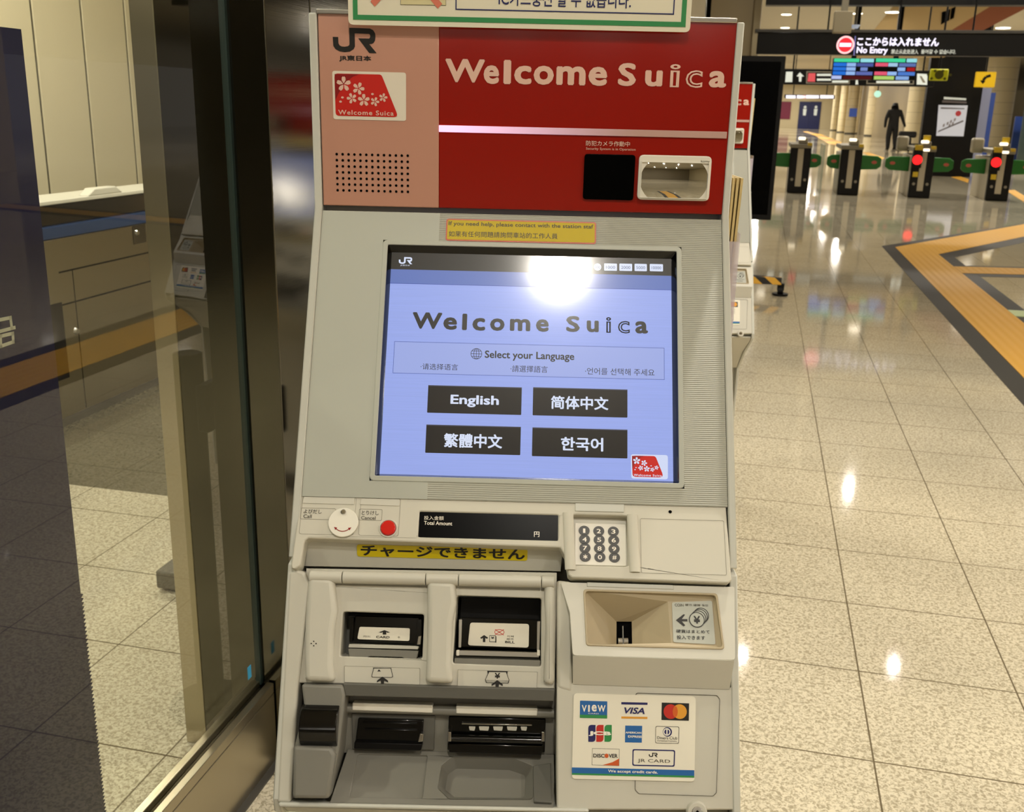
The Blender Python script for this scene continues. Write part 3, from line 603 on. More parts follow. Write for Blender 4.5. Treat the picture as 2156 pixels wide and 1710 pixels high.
e_ = lambda x, y, h: E.w(*E.at(x, y, h), h)
q1, q2, q3, q4 = [e_(*p, -.001) for p in rim4]; s1, s2, s3, s4 = e_(1298,1309,-.03), e_(1330,1309,-.03), e_(1331,1360,-.03), e_(1298,1359,-.03)
p1, p2, p3, p4 = e_(1406,1267,-.005), e_(1501,1262,-.005), e_(1509,1360,-.005), e_(1413,1354,-.005)
mb = MB(); m = M_COIN
for f in ((q1, s1, s4, q4), (q1, q2, p2, p1, s2, s1), (s2, p1, p4, s3), (p1, p2, p3, p4), (p2, q2, q3, p3), (q4, s4, s3, p4, p3, q3)): mb.add(f, [list(range(len(f)))], m)
mb.open = True; k('coin_funnel', mb, CT, smooth=False)
zz = -.034; mb = MB(); mb.prism(E, E.P([(1296,1307),(1333,1307),(1334,1362),(1296,1361)], zz), zz, zz-.004, M_GAP); k('coin_slot', mb, CT)
for x0, x1 in ((1301,1310),(1313,1322)): k('coin_roller', MB().cyl(e_(x0,1350,-.0315), e_(x1,1350,-.0315), .004, M_CHROME), CT)
k('slot_divider', MB().prism(E, E.P([(1310.5,1318),(1312.5,1318),(1313.5,1357),(1311,1357)], -.030), -.030, -.034, M_DGREY), CT)
mb = MB(); hp_ = -.0042; qs = E.P([c4(1022,998), c4(1335,985), c4(1362,1328), c4(1032,1310)], hp_); mb.prism(E, rnd(qs, .002), hp_, hp_-.0012, M_PANEL); hp_ += .0003
txt(mb, E, 'COIN', *c4(1043,1008), *c4(1112,1031), hp_, M_GREYINK, bold=.01); txt(mb, E, '硬币 硬幣 동전', *c4(1124,1009), *c4(1304,1031), hp_, M_GREYINK, bold=.005)
mb.flat(E, E.P([c4(*p) for p in ((1052,1138),(1112,1091),(1124,1095),(1098,1129),(1142,1129),(1142,1147),(1098,1147),(1126,1178),(1112,1186))], hp_), hp_, M_INK)
for i, (x, y) in enumerate(((1250,1100),(1240,1110),(1228,1122),(1216,1135))):
    c = E.at(*c4(x, y), hp_); r_ = E.at(*c4(x+61, y), hp_)[0]-c[0]; o_ = disc(c, r_, 32); mb.flat(E, o_, hp_+i*.00012, M_PANEL); mb.ring(E, o_, grow(o_, -.0009), hp_+i*.00012+.00005, hp_, M_INK)
txt(mb, E, '¥', *c4(1190,1104), *c4(1244,1165), hp_+.0006, M_INK, bold=.035)
txt(mb, E, '硬貨はまとめて', *c4(1054,1209), *c4(1318,1243), hp_, M_INK, bold=.015); txt(mb, E, '投入できます', *c4(1058,1255), *c4(1282,1292), hp_, M_INK, bold=.015)
k('coin_sign_plate', mb, CT)
# lower right cover with the card sticker
k('lower_cover', MB().prism(C_, C_.P([(1172,1436),(1546,1448),(1556,1640),(1552,1706),(1172,1706)], -.001), -.001, -.03, M_CASE), bevel=.002)
mb = MB(); outline(mb, C_, C_.P([(1338,1459),(1510,1464),(1516,1472),(1509,1670),(1502,1677),(1345,1672),(1337,1664)], 0), .003, M_GREYINK, h=0, t=.0005); k('service_door', mb)
mb = MB(); c = C_.at(1467, 1709, 0); mb.cyl(C_.w(*c, -.002), C_.w(*c, .004), .0115, M_CASE, r1=.010, n=32); mb.cyl(C_.w(*c, .003), C_.w(*c, .0045), .006, M_CHROME, n=24); mb.prism(C_, disc(c, .0025, 4), .005, .003, M_GAP); k('door_lock', mb, bevel=.0006)
st = C_.P([(1208,1460),(1465,1467),(1462,1646),(1204,1640)], .0004)
CSK = k('card_sticker', MB().prism(C_, rnd(st, .004), .0006, -.001, M_PAPER)); hs = .0008
def s6(mb, pts, m, h=hs, r=0): mb.flat(C_, rnd(C_.P([c6(*p) for p in pts], h), r) if r else C_.P([c6(*p) for p in pts], h), h, m)
def t6(mb, s, x0, y0, x1, y1, m, h=hs+.0003, **kw): txt(mb, C_, s, *c6(x0, y0), *c6(x1, y1), h, m, **kw)
cb, cg, cn, co, cr, cw = mat('print_blue', '1e62a8', .4), mat('print_green', '2e8a48', .4), mat('print_navy', '1c1c5c', .4), mat('print_orange', 'dd9a30', .4), mat('print_red', 'c0281c', .4), mat('print_white', 'f2eee2', .4)
mb = MB(); s6(mb, [(381,260),(650,267),(648,436),(379,430)], cb, r=.0008); s6(mb, [(379,398),(649,404),(648,436),(379,430)], cg, h=hs+.0002)
for ch, x0, x1, y0 in (('V',398,446,303),('I',460,477,303),('e',495,545,300),('W',555,632,303)): t6(mb, ch, x0, y0, x1, y0+68, cw, h=hs+.0004, bold=.03)
t6(mb, 'CARD', 461, 380, 566, 395, cw, h=hs+.0004); k('card_logo', mb, CSK)
mb = MB(); s6(mb, [(788,274),(1047,280),(1046,302),(788,297)], cn); s6(mb, [(788,416),(1046,421),(1045,441),(788,437)], co); t6(mb, 'VISA', 818, 325, 1018, 393, cn, bold=.03, shear=.25); k('card_logo', mb, CSK)
mb = MB(); s6(mb, [(1187,279),(1457,287),(1454,459),(1184,451)], M_INK)
for x, m_, dh in ((1275, cr, .0002), (1364, co, .0003)):
    c = C_.at(*c6(x, 368), hs); r_ = C_.at(*c6(x+70, 368), hs)[0]-c[0]; mb.flat(C_, disc(c, r_, 32), hs+dh, m_)
lens = [(1320+18*math.cos(t)*1.4, 369+54*math.sin(t)) for t in [i*2*math.pi/24 for i in range(24)]]; s6(mb, lens, mat('print_darkorange', 'd0601c', .4), h=hs+.0004); k('card_logo', mb, CSK)
mb = MB()
for i, (x, m_, ch) in enumerate(((462, cn, 'J'), (541, cr, 'C'), (622, cg, 'B'))):
    mb.flat(C_, rnd(C_.P([c6(x,498),c6(x+72,500),c6(x+71,668),c6(x,666)], hs), [.005,.0003,.005,.0003]), hs, m_)
t6(mb, 'JCB', 465, 560, 688, 614, cw, bold=.06); k('card_logo', mb, CSK)
mb = MB(); s6(mb, [(827,506),(994,509),(990,675),(824,672)], cb); t6(mb, 'AMERICAN', 830, 564, 986, 588, cw, bold=.03); t6(mb, 'EXPRESS', 854, 602, 990, 628, cw, bold=.03); k('card_logo', mb, CSK)
mb = MB(); q = rnd(C_.P([c6(1126,511),c6(1361,516),c6(1357,686),c6(1123,681)], hs), .002); mb.ring(C_, q, grow(q, -.0005), hs, hs-.0002, M_GREYINK)
c = C_.at(*c6(1243,569), hs); r_ = C_.at(*c6(1288,569), hs)[0]-c[0]; mb.flat(C_, disc(c, r_, 28), hs, cn); mb.flat(C_, disc((c[0]-r_*.12, c[1]), r_*.8, 28), hs+.0002, cw); mb.flat(C_, disc((c[0]-r_*.12, c[1]), r_*.56, 24), hs+.0003, cn); mb.flat(C_, [(c[0]-r_*.26, c[1]-r_*.6), (c[0]+r_*.02, c[1]-r_*.6), (c[0]+r_*.02, c[1]+r_*.6), (c[0]-r_*.26, c[1]+r_*.6)], hs+.0004, cw)
t6(mb, 'Diners Club', 1143, 611, 1340, 645, M_INK); t6(mb, 'INTERNATIONAL', 1143, 650, 1338, 668, M_INK); k('card_logo', mb, CSK)
mb = MB(); q = C_.P([c6(501,730),c6(770,738),c6(767,904),c6(498,896)], hs); mb.ring(C_, q, grow(q, -.0003), hs, hs-.0002, M_GREYINK); s6(mb, [(767,832),(766,903),(600,897),(700,868)], mat('print_deep_orange', 'cf5a22', .4)); t6(mb, 'DISC', 512, 783, 622, 823, M_INK, bold=.02); t6(mb, 'VER', 664, 785, 752, 825, M_INK, bold=.02)
c = C_.at(*c6(642,804), hs); mb.flat(C_, disc(c, C_.at(*c6(662,804), hs)[0]-c[0], 20), hs+.0002, mat('print_deep_orange', 'cf5a22', .4)); k('card_logo', mb, CSK)
mb = MB(); q = rnd(C_.P([c6(899,738),c6(1320,748),c6(1314,913),c6(896,903)], hs), .002); mb.ring(C_, q, grow(q, -.0012), hs, hs-.0002, cn); a_, b_ = c6(1059,773), c6(1147,818); jr(mb, C_, *a_, *b_, hs, M_INK); t6(mb, 'JR CARD', 950, 834, 1270, 884, M_GREYINK); k('card_logo', mb, CSK)
mb = MB(); s6(mb, [(300,919),(1509,947),(1508,1002),(300,975)], cb); s6(mb, [(300,975),(1508,1002),(1508,1021),(300,992)], cg); t6(mb, 'We accept credit cards.', 657, 940, 1148, 989, cw, bold=.025); k('sticker_caption', mb, CSK)
# ------------------------------------------------------------------ leaflet rack on the right side
xa = XR+.0005
RK = MB(); zt = hit(1556, 492, (XR+.02, 0, 0), Vector((1, 0, 0))); 
y_r, z_r = zt.y, zt.z
RK.box((XR+.0205, y_r, z_r-.16), (XR+.022, y_r+.11, z_r), mat('clear_acrylic', 'd8d0e0', .08, alpha=.35))
RK.box((XR, y_r, z_r-.16), (XR+.0205, y_r+.0015, z_r-.01), MATS['clear_acrylic']); RK.box((XR, y_r, z_r-.162), (XR+.022, y_r+.11, z_r-.16), MATS['clear_acrylic'])
k('leaflet_rack', RK)
def leaflet(i, dx, loc, label, group):
    mb = MB().box((0, .004, 0), (.0029, .103, .225), mat('leaflet_paper', 'c8b27c', .6)); q = Pl((.003, .05, .1), (1, 0, 0), (0, 1, 0))
    o = obj('leaflet', mb); o.location = loc; o.rotation_euler = (0, math.radians(dx), 0); return tag(o, label, 'leaflet', group)
lab = ['tan leaflet in the side rack, lying against the machine', 'second tan leaflet outward from the machine in the side rack', 'third tan leaflet outward from the machine in the side rack', 'outermost tan leaflet leaning out of the side rack']
for i in range(4): leaflet(i, 0.4+.42*i, (XR+.001+.0034*i, y_r, z_r-.158), lab[i], 'leaflets in the side rack')
# notice standing on top of the machine
Nn = Pl((KX, 1.228, 1.70), (0, -1, .03))
bl_, br_ = Nn.at(739, 51.5), Nn.at(1449, 68.5); yb_ = (bl_[1]+br_[1])/2; nx0, nx1 = Nn.at(733, 20)[0], Nn.at(1455, 30)[0]
yt_ = yb_-.27
nb = thing('notice_board', 'laminated white notice with green frame standing on the nearest ticket machine', 'notice', Nn.w(0, yb_))
full = [(nx0, yt_), (nx1, yt_), (nx1, yb_), (nx0, yb_)]
obj('notice_sheet', MB().prism(Nn, rnd(full, .006), 0, -.002, M_NOTICE), nb)
def inset(q, d): return [(q[0][0]+d, q[0][1]+d), (q[1][0]-d, q[1][1]+d), (q[2][0]-d, q[2][1]-d), (q[3][0]+d, q[3][1]-d)]
mb = MB(); mb.ring(Nn, inset(full, .0055), inset(full, .0108), .0006, .0, M_GREEN); obj('green_frame', mb, nb)
mb = MB(); q = [(Nn.at(959, 20)[0], yt_+.025), (Nn.at(1419, 20)[0], yt_+.025), (Nn.at(1419, 31)[0], Nn.at(1419, 31)[1]), (Nn.at(959, 31)[0], Nn.at(1419, 31)[1])]
mb.ring(Nn, q, inset(q, .0012), .0006, 0, M_NAVY); b0 = Nn.at(1050, -10, .0006); b1 = Nn.at(1328, 18, .0006)
put(mb, Nn, 'IC카드충전 할 수 없습니다.', b0[0], b1[1]-.0165, b1[0], b1[1], .0006, M_NAVY, bold=.01); obj('notice_text', mb, nb)
mb = MB(); q = Nn.P([(845,-90),(939,-90),(939,11.5),(843,10)], .0006); mb.flat(Nn, q, .0004, mat('card_cream', 'd8cfa0', .4, coat=.5)); mb.ring(Nn, q, grow(q, -.0003), .0006, .0003, M_INK); obj('notice_picture', mb, nb)
mb = MB(); oc = mat('cross_red', 'd87860', .4, coat=.5)
for q in ([(789,14),(780,3),(912,-150),(926,-138)], [(922,18),(931,8),(800,-150),(786,-138)]): mb.flat(Nn, Nn.P(q, .0008), .0008, oc)
obj('red_cross', mb, nb)
# ------------------------------------------------------------------ floor and shell
def floor_mat(name, c1, c2, joint, rough=.13, sc_=70):
    m = mat(name, c1, rough, spec=.5)
    t = N(m, 'ShaderNodeTexCoord'); sp = N(m, 'ShaderNodeSeparateXYZ'); L(m, t.outputs['Object'], sp.inputs[0])
    n1 = N(m, 'ShaderNodeTexNoise'); n1.inputs['Scale'].default_value = sc_; n1.inputs['Detail'].default_value = 3; n1.inputs['Roughness'].default_value = .6; n1.inputs['Distortion'].default_value = .9
    L(m, t.outputs['Object'], n1.inputs['Vector'])
    r1 = N(m, 'ShaderNodeValToRGB'); r1.color_ramp.elements[0].position = .40; r1.color_ramp.elements[1].position = .56
    r1.color_ramp.elements[0].color = (*lin(c2), 1); r1.color_ramp.elements[1].color = (*lin(c1), 1); L(m, n1.outputs['Fac'], r1.inputs[0])
    n2 = N(m, 'ShaderNodeTexNoise'); n2.inputs['Scale'].default_value = 1.3; L(m, t.outputs['Object'], n2.inputs['Vector'])
    mr_ = N(m, 'ShaderNodeMapRange'); mr_.inputs['From Min'].default_value = .3; mr_.inputs['From Max'].default_value = .7; mr_.inputs['To Min'].default_value = .9; mr_.inputs['To Max'].default_value = 1.05; L(m, n2.outputs['Fac'], mr_.inputs[0])
    mx = N(m, 'ShaderNodeMixRGB', blend_type='MULTIPLY'); mx.inputs[0].default_value = 1; L(m, r1.outputs[0], mx.inputs[1]); L(m, mr_.outputs[0], mx.inputs[2])
    last = None
    for ax, per, off in (('X', .4345, .415), ('Y', .448, 2.385)):
        a = N(m, 'ShaderNodeMath', operation='SUBTRACT'); L(m, sp.outputs[ax], a.inputs[0]); a.inputs[1].default_value = off
        b = N(m, 'ShaderNodeMath', operation='DIVIDE'); L(m, a.outputs[0], b.inputs[0]); b.inputs[1].default_value = per
        c = N(m, 'ShaderNodeMath', operation='FRACT'); L(m, b.outputs[0], c.inputs[0])
        d = N(m, 'ShaderNodeMath', operation='PINGPONG'); L(m, c.outputs[0], d.inputs[0]); d.inputs[1].default_value = .5
        e = N(m, 'ShaderNodeMath', operation='LESS_THAN'); L(m, d.outputs[0], e.inputs[0]); e.inputs[1].default_value = .0055
        if last is None: last = e
        else:
            f = N(m, 'ShaderNodeMath', operation='MAXIMUM'); L(m, last.outputs[0], f.inputs[0]); L(m, e.outputs[0], f.inputs[1]); last = f
    mj = N(m, 'ShaderNodeMixRGB'); L(m, last.outputs[0], mj.inputs[0]); L(m, mx.outputs[0], mj.inputs[1]); mj.inputs[2].default_value = (*lin(joint), 1)
    L(m, mj.outputs[0], bsdf(m).inputs['Base Color']); return m
M_FLOOR = floor_mat('granite_floor', 'd9d0b8', 'a69c84', '6a604c', .06, 105)
M_FLOORD = floor_mat('dark_granite_floor', '6b6656', '57523f', '46412f', .08)
def tile_obj(name, mb, parent=None, **kw):              # mesh whose own axes follow the hall's tile frame
    o = obj(name, mb, parent, **kw); R_ = Matrix.Rotation(-TY, 4, 'Z')
    o.data.transform(R_.inverted()); o.rotation_euler = (0, 0, -TY); return o
fl = MB(); fl.tbox(-14, -26, -.12, 34, 140, 0, M_FLOOR); struct(tile_obj('floor', fl, smooth=False))
M_CEIL = mat('ceiling_panel', 'cfc8b6', .7)
t = N(M_CEIL, 'ShaderNodeTexCoord'); wv = N(M_CEIL, 'ShaderNodeTexWave'); wv.bands_direction = 'Y'; wv.inputs['Scale'].default_value = 1.1; wv.inputs['Distortion'].default_value = .3
L(M_CEIL, t.outputs['Object'], wv.inputs['Vector']); cr_ = N(M_CEIL, 'ShaderNodeValToRGB'); cr_.color_ramp.elements[0].color = (*lin('a89f8c'), 1); cr_.color_ramp.elements[1].color = (*lin('d8d0bd'), 1); L(M_CEIL, wv.outputs['Fac'], cr_.inputs[0]); L(M_CEIL, cr_.outputs[0], bsdf(M_CEIL).inputs['Base Color'])
ce = MB(); ce.tbox(-14, -26, CEIL, 34, 14, CEIL+.1, M_CEIL); ce.tbox(-14, 14, CEIL, 34, 14.1, CEIL2, M_CEIL); ce.tbox(-14, 14.1, CEIL2, 60, 140, CEIL2+.1, M_CEIL); struct(tile_obj('ceiling', ce, smooth=False))
M_CREAM = mat('cream_wall', 'd6c9a6', .35); M_DARKW = mat('dark_wall', '3c3a36', .5)
struct(obj('wall_back', MB().tbox(-14, -26.1, 0, 34, -26, CEIL, mat('back_wall', '8e8470', .5))))
struct(obj('wall_right', MB().tbox(14, -26, 0, 14.1, 20, CEIL2, M_CREAM)))
struct(obj('wall_far', MB().tbox(-14, 138, 0, 60, 138.2, CEIL2, M_CREAM)))
# dark granite band behind the glass
struct(tile_obj('trim_1', MB().tbox(-14, 3.5, 0, -1.36, 12, .002, M_FLOORD), smooth=False))
# ------------------------------------------------------------------ stainless sill, column and glass on the left
M_STEEL = mat('brushed_steel', '6c6960', .1, 1.0)
t = N(M_STEEL, 'ShaderNodeTexCoord'); n = N(M_STEEL, 'ShaderNodeTexNoise'); mp_ = N(M_STEEL, 'ShaderNodeMapping'); mp_.inputs['Scale'].default_value = (2, 2, 900); n.inputs['Scale'].default_value = 1
L(M_STEEL, t.outputs['Object'], mp_.inputs[0]); L(M_STEEL, mp_.outputs[0], n.inputs['Vector']); bp = N(M_STEEL, 'ShaderNodeBump'); bp.inputs['Strength'].default_value = .03; bp.inputs['Distance'].default_value = .001
L(M_STEEL, n.outputs['Fac'], bp.inputs['Height']); L(M_STEEL, bp.outputs['Normal'], bsdf(M_STEEL).inputs['Normal']); pass
M_STEELL = mat('sill_steel', 'b9b09a', .3, 1.0); M_STEELD = mat('dark_steel', '6e6a60', .25, 1.0)
col = MB(); col.tbox(-1.245, 2.0, 0, -.995, 2.215, CEIL, M_STEEL); col.tbox(-1.302, 2.0, 0, -1.245, 2.215, CEIL, M_STEELL); col.tbox(-1.295, 2.215, 0, -1.0, 2.22, CEIL, M_GAP); col.tbox(-1.302, 2.22, 0, -.995, 3.2, CEIL, M_STEEL)
struct(tile_obj('wall_left', col, bevel=.002))
sl = MB(); sl.tbox(-1.103, -6, 0, -1.047, 1.995, .19, M_STEELL); sl.tbox(-1.103, -6, .192, -1.083, 1.995, .218, M_STEELL); sl.tbox(-1.083, -6, .192, -1.065, 1.995, .205, M_STEELD); sl.tbox(-1.065, -6, .192, -1.047, 1.995, .218, M_STEELL); sl.tbox(-1.1, -6, .188, -1.05, 1.995, .193, M_GAP)
struct(tile_obj('baseboard_left', sl, bevel=.0015))
struct(tile_obj('trim_2', MB().tbox(-1.13, -6, 0, -1.03, 1.99, .006, M_DARKW)))
def glass_mat(name, ior, tint):
    m = bpy.data.materials.new(name); m.use_nodes = True; nt = m.node_tree; nt.nodes.clear()
    o = nt.nodes.new('ShaderNodeOutputMaterial'); tr = nt.nodes.new('ShaderNodeBsdfTransparent'); tr.inputs[0].default_value = (*lin(tint), 1)
    gl = nt.nodes.new('ShaderNodeBsdfGlossy'); gl.inputs['Roughness'].default_value = .01; gl.inputs[0].default_value = (1, 1, 1, 1)
    fr = nt.nodes.new('ShaderNodeFresnel'); fr.inputs[0].default_value = ior; ge = nt.nodes.new('ShaderNodeNewGeometry')
    iv = nt.nodes.new('ShaderNodeMath'); iv.operation = 'SUBTRACT'; iv.inputs[0].default_value = 1; nt.links.new(ge.outputs['Backfacing'], iv.inputs[1])
    mu = nt.nodes.new('ShaderNodeMath'); mu.operation = 'MULTIPLY'; nt.links.new(fr.outputs[0], mu.inputs[0]); nt.links.new(iv.outputs[0], mu.inputs[1])
    mx = nt.nodes.new('ShaderNodeMixShader'); nt.links.new(mu.outputs[0], mx.inputs[0]); nt.links.new(tr.outputs[0], mx.inputs[1]); nt.links.new(gl.outputs[0], mx.inputs[2]); nt.links.new(mx.outputs[0], o.inputs[0]); return m
M_GLASS = glass_mat('window_glass', 1.66, 'f2f4ee')
struct(obj('window_1', MB().tbox(-1.088, -6, .206, -1.080, 1.992, CEIL, M_GLASS), smooth=False))
struct(obj('trim_3', MB().tbox(-1.092, 1.990, .21, -1.078, 2.0, CEIL, mat('gasket', '20302e', .4))))
# navy printed film on the far face of the glass
M_FILM = mat('film_navy', '0d0e40', .4, spec=.2)
nf = MB(); P_ = lambda b, z: tw(-1.0885, b, z)
edge = [(1.3905, .222)]; z = .222
while z < .75:
    z += .008; edge += [(1.394, z-.004), (1.3875, z)]
edge += [(1.391, 1.677), (-1.0, 1.68), (-1.0, .222)]
nf.add([P_(*e) for e in edge], [list(range(len(edge)))], M_FILM); nf.add([tw(-1.0895, b, z) for b, z in edge], [list(range(len(edge)))], M_FILM)
NF = obj('printed_film', nf, smooth=False); tag(NF, 'dark navy printed film covering the lower glass pane beside the steel column', 'film')
sg = MB(); q = Pl(tw(-1.0880, 1.3, 1.2), TX, TZ); wl = mat('film_letter', 'c9c4b4', .5)
def tp(x, y): p = bx_(x, y, -1.088) - q.p; return (p.dot(q.u), p.dot(q.v))
for o_, i_ in (([(-6,676),(23,668),(26,690),(-4,702)], .35), ):
    pass
def bar(p0, p1, w_): a, b = Vector(tp(*p0)), Vector(tp(*p1)); n_ = (b-a).orthogonal().normalized()*w_/2; d_ = (b-a).normalized()*w_/2; sg.flat(q, [a+n_-d_, b+n_+d_, b-n_+d_, a-n_-d_], 0, wl)
for a, b in (((-8,675),(22,669)), ((22,669),(25,691)), ((-8,700),(30,690)), ((1,708),(27,702)), ((27,702),(28,720)), ((28,720),(2,729)), ((2,729),(1,708))): bar(a, b, .0055)
obj('film_lettering', sg, NF)
bm_ = bx_(527, 1414, -1.0795); tag(obj('blue_mark', MB().tbox(-1.080, bm_.dot(TX*0+TZ)-.012, bm_.z-.016, -1.0790, bm_.dot(TZ)+.004, bm_.z+.016, mat('mark_blue', '3a9ac8', .5)), smooth=False), 'small blue mark low on the glass pane beside the steel column', 'mark')
# ------------------------------------------------------------------ room behind the glass
struct(obj('wall_north', MB().tbox(-14, 12, 0, -1.4, 12.2, CEIL, M_CREAM)))
iv = MB(); aW = -4.55
struct(obj('wall_west', MB().tbox(aW-.2, -6, 0, aW-.012, 12, CEIL, mat('panel_gap', '4a4436', .6))))
M_IV = mat('ivory_panel', 'eee2c2', .3)
jb = [bx_(x, 200, aW)for x in (85, 187, 278)]
bs = [p.dot(TZ) for p in jb]; stp = bs[1]-bs[0]; b0_ = bs[0]-3*stp
for i in range(9):
    struct(obj('trim_%d' % (10+i), MB().tbox(aW-.012, b0_+i*stp+.012, 0, aW, b0_+(i+1)*stp-.012, CEIL, M_IV), bevel=.003))
# wide gate cabinet
GX = -3.27
wg = thing('wide_ticket_gate', 'long stainless gate cabinet with black top seen through the glass pane', 'ticket gate', tw(GX-.2, 4.6, 0))
M_GST = mat('gate_steel', 'a9a08c', .3, 1.0)
obj('gate_cabinet', MB().tbox(GX-.28, 2.6, .0, GX, 6.6, .925, M_GST), wg, bevel=.006)
obj('blue_top_band', MB().tbox(GX-.27, 2.6, .925, GX-.01, 6.6, .985, mat('gate_blue', '24406e', .35)), wg, bevel=.004)
obj('black_top_cover', MB().tbox(GX-.26, 2.6, .985, GX-.03, 6.6, 1.085, M_BLACK), wg, bevel=.008)
obj('white_top_rail', MB().tbox(GX-.27, 2.6, 1.085, GX-.02, 6.6, 1.105, M_WHITE), wg, bevel=.004)
pr = Pl(tw(GX-.02, 4.8, 1.105), TX, TZ); b4 = bx_(230, 400, GX).dot(TZ)-4.8
obj('card_reader_hood', MB().prism(pr, [(b4-.15, .0), (b4-.09, -.035), (b4+.09, -.035), (b4+.15, 0)], 0, -.06, M_WHITE), wg, bevel=.006)
obj('base_strip', MB().tbox(GX-.27, 2.6, 0, GX+.004, 6.6, .045, M_DARKW), wg)
cs = MB()
for z_ in (.76, .60): cs.tbox(GX-.001, 4.26, z_, GX+.0015, 6.6, z_+.008, M_GAP)
cs.tbox(GX-.001, 4.36, .05, GX+.0015, 4.364, .76, M_GAP); obj('panel_joints', cs, wg)
p_ = bx_(293, 493, GX); lt = MB(); lt.tbox(GX-.001, p_.dot(TZ)-.06, p_.z-.05, GX+.003, p_.dot(TZ)+.06, p_.z+.05, M_STEELD); obj('latch_recess', lt, wg)
for x_, y_ in ((287, 490), (160, 697)):
    p_ = bx_(x_, y_, GX); obj('gate_bolt', MB().cyl(p_, p_+TX*.012, .02, M_CHROME, r1=.012), wg)
p_ = bx_(120, 700, GX); obj('sensor_window', MB().tbox(GX-.001, 4.16, .24, GX+.004, 4.255, .62, M_BLACKM), wg)
# grey stand foot and dark sensor post between gate and glass
f0 = on_floor(337, 1240); fa, fb, _ = tc(f0)
st_ = thing('stand_base', 'grey block stand base behind the glass beside the steel column', 'stand base', tw(fa+.25, fb+.15, 0))
obj('block_foot', MB().tbox(fa, fb-.02, .012, fa+.42, fb+.36, .075, mat('foot_grey', '5a564a', .5)), st_, bevel=.006)
for i in (0, 1): obj('rubber_foot', MB().tbox(fa+.03+.3*i, fb+.02, 0, fa+.08+.3*i, fb+.3, .012, M_BLACKM), st_)
# black barrier post hidden behind the nearest machine, seen in the glass and in the steel
bp_ = thing('barrier_post', 'black barrier post behind the nearest machine, seen reflected in the glass pane', 'barrier post', tw(-.84, 2.16, 0))
obj('post', MB().cyl(tw(-.84, 2.16, .02), tw(-.84, 2.16, .99), .035, M_BLACKM, n=24), bp_, bevel=.004)
obj('belt_cassette', MB().tbox(-.91, 2.12, .80, -.875, 2.20, .92, M_BLACKM), bp_, bevel=.008)
obj('post_base', MB().cyl(tw(-.84, 2.16, 0), tw(-.84, 2.16, .02), .11, M_BLACKM, n=32), bp_, bevel=.004)
# ------------------------------------------------------------------ second machine
sh = Vector((.791-XR, 3.685-1.237, 0))
K2 = copy_tree(K); K2.location = K.location + sh
K2['label'] = 'ticket machine standing farther back, half hidden behind the nearest machine'
K['group'] = K2['group'] = 'ticket machines'
leaflet(0, 1.5, (XR+.002+sh.x, y_r+sh.y, z_r-.03), 'pale leaflet on the side of the farther ticket machine', 'leaflets in the side rack')
# ------------------------------------------------------------------ black display on a wheeled stand
bM = 9.3
ms = thing('display_stand', 'tall black display on a wheeled stand with striped foot behind the farther machine', 'display', tw(.1, bM+.1, 0))
q = [bg(x, y, bM) for x, y in ((1560,108),(1657,118),(1621,464),(1540,462))]
zt_, zb_ = q[1].z, q[2].z; ar_ = (q[1].dot(TX)+q[2].dot(TX))/2; al_ = ar_-.74
obj('display_case', MB().tbox(al_, bM, zb_, ar_, bM+.07, zt_, M_BLACKM), ms, bevel=.008)
obj('display_glass', MB().tbox(al_+.035, bM-.003, zb_+.045, ar_-.035, bM+.01, zt_-.045, M_VOID), ms, bevel=.002)
pc = on_floor(1592, 560); 
obj('stand_pole', MB().tbox(al_+.36, bM+.09, .12, al_+.44, bM+.13, 1.5, mat('pole_grey', 'a39b86', .35, .6)), ms, bevel=.006)
M_HAZ = mat('hazard_stripe', 'd8a020', .5)
t = N(M_HAZ, 'ShaderNodeTexCoord'); wv = N(M_HAZ, 'ShaderNodeTexWave'); wv.bands_direction = 'DIAGONAL'; wv.inputs['Scale'].default_value = 4.2
L(M_HAZ, t.outputs['Object'], wv.inputs['Vector']); cr_ = N(M_HAZ, 'ShaderNodeValToRGB'); cr_.color_ramp.interpolation = 'CONSTANT'; cr_.color_ramp.elements[0].color = (.01, .01, .01, 1); cr_.color_ramp.elements[1].position = .5; cr_.color_ramp.elements[1].color = (*lin('dca83a'), 1); L(M_HAZ, wv.outputs['Fac'], cr_.inputs[0]); L(M_HAZ, cr_.outputs[0], bsdf(M_HAZ).inputs['Base Color'])
cst = on_floor(1642, 622); ca, cb_, _ = tc(cst); root = Vector((al_+.40, bM+.11)); end = Vector((ca, cb_))
def leg_(e0, e1, name, m_):
    d_ = (e1-e0).normalized(); n_ = Vector((-d_.y, d_.x))*.035; mb = MB()
    lo_ = [e0+n_, e0-n_, e1-n_, e1+n_]; vs = [tw(p.x, p.y, z_) for z_ in (.10, .165) for p in lo_]
    mb.add(vs, [[0,3,2,1],[4,5,6,7],[0,1,5,4],[1,2,6,5],[2,3,7,6],[3,0,4,7]], m_); return obj(name, mb, ms, bevel=.004)
leg_(root, end, 'striped_leg', M_HAZ); leg_(root, Vector((root.x-.7, root.y-.1)), 'striped_leg', M_HAZ)
leg_(Vector((al_+.06, bM+.11)), Vector((ar_, bM+.16)), 'cross_beam', M_BLACKM)
for e in (end, Vector((root.x-.7, root.y-.1))):
    obj('caster', MB().cyl(tw(e.x-.025, e.y, .045), tw(e.x+.025, e.y, .045), .045, M_BLACKM).tbox(e.x-.03, e.y-.03, .05, e.x+.03, e.y+.03, .11, M_BLACKM).cyl(tw(e.x, e.y, .004), tw(e.x, e.y, .02), .07, M_BLACKM), ms)
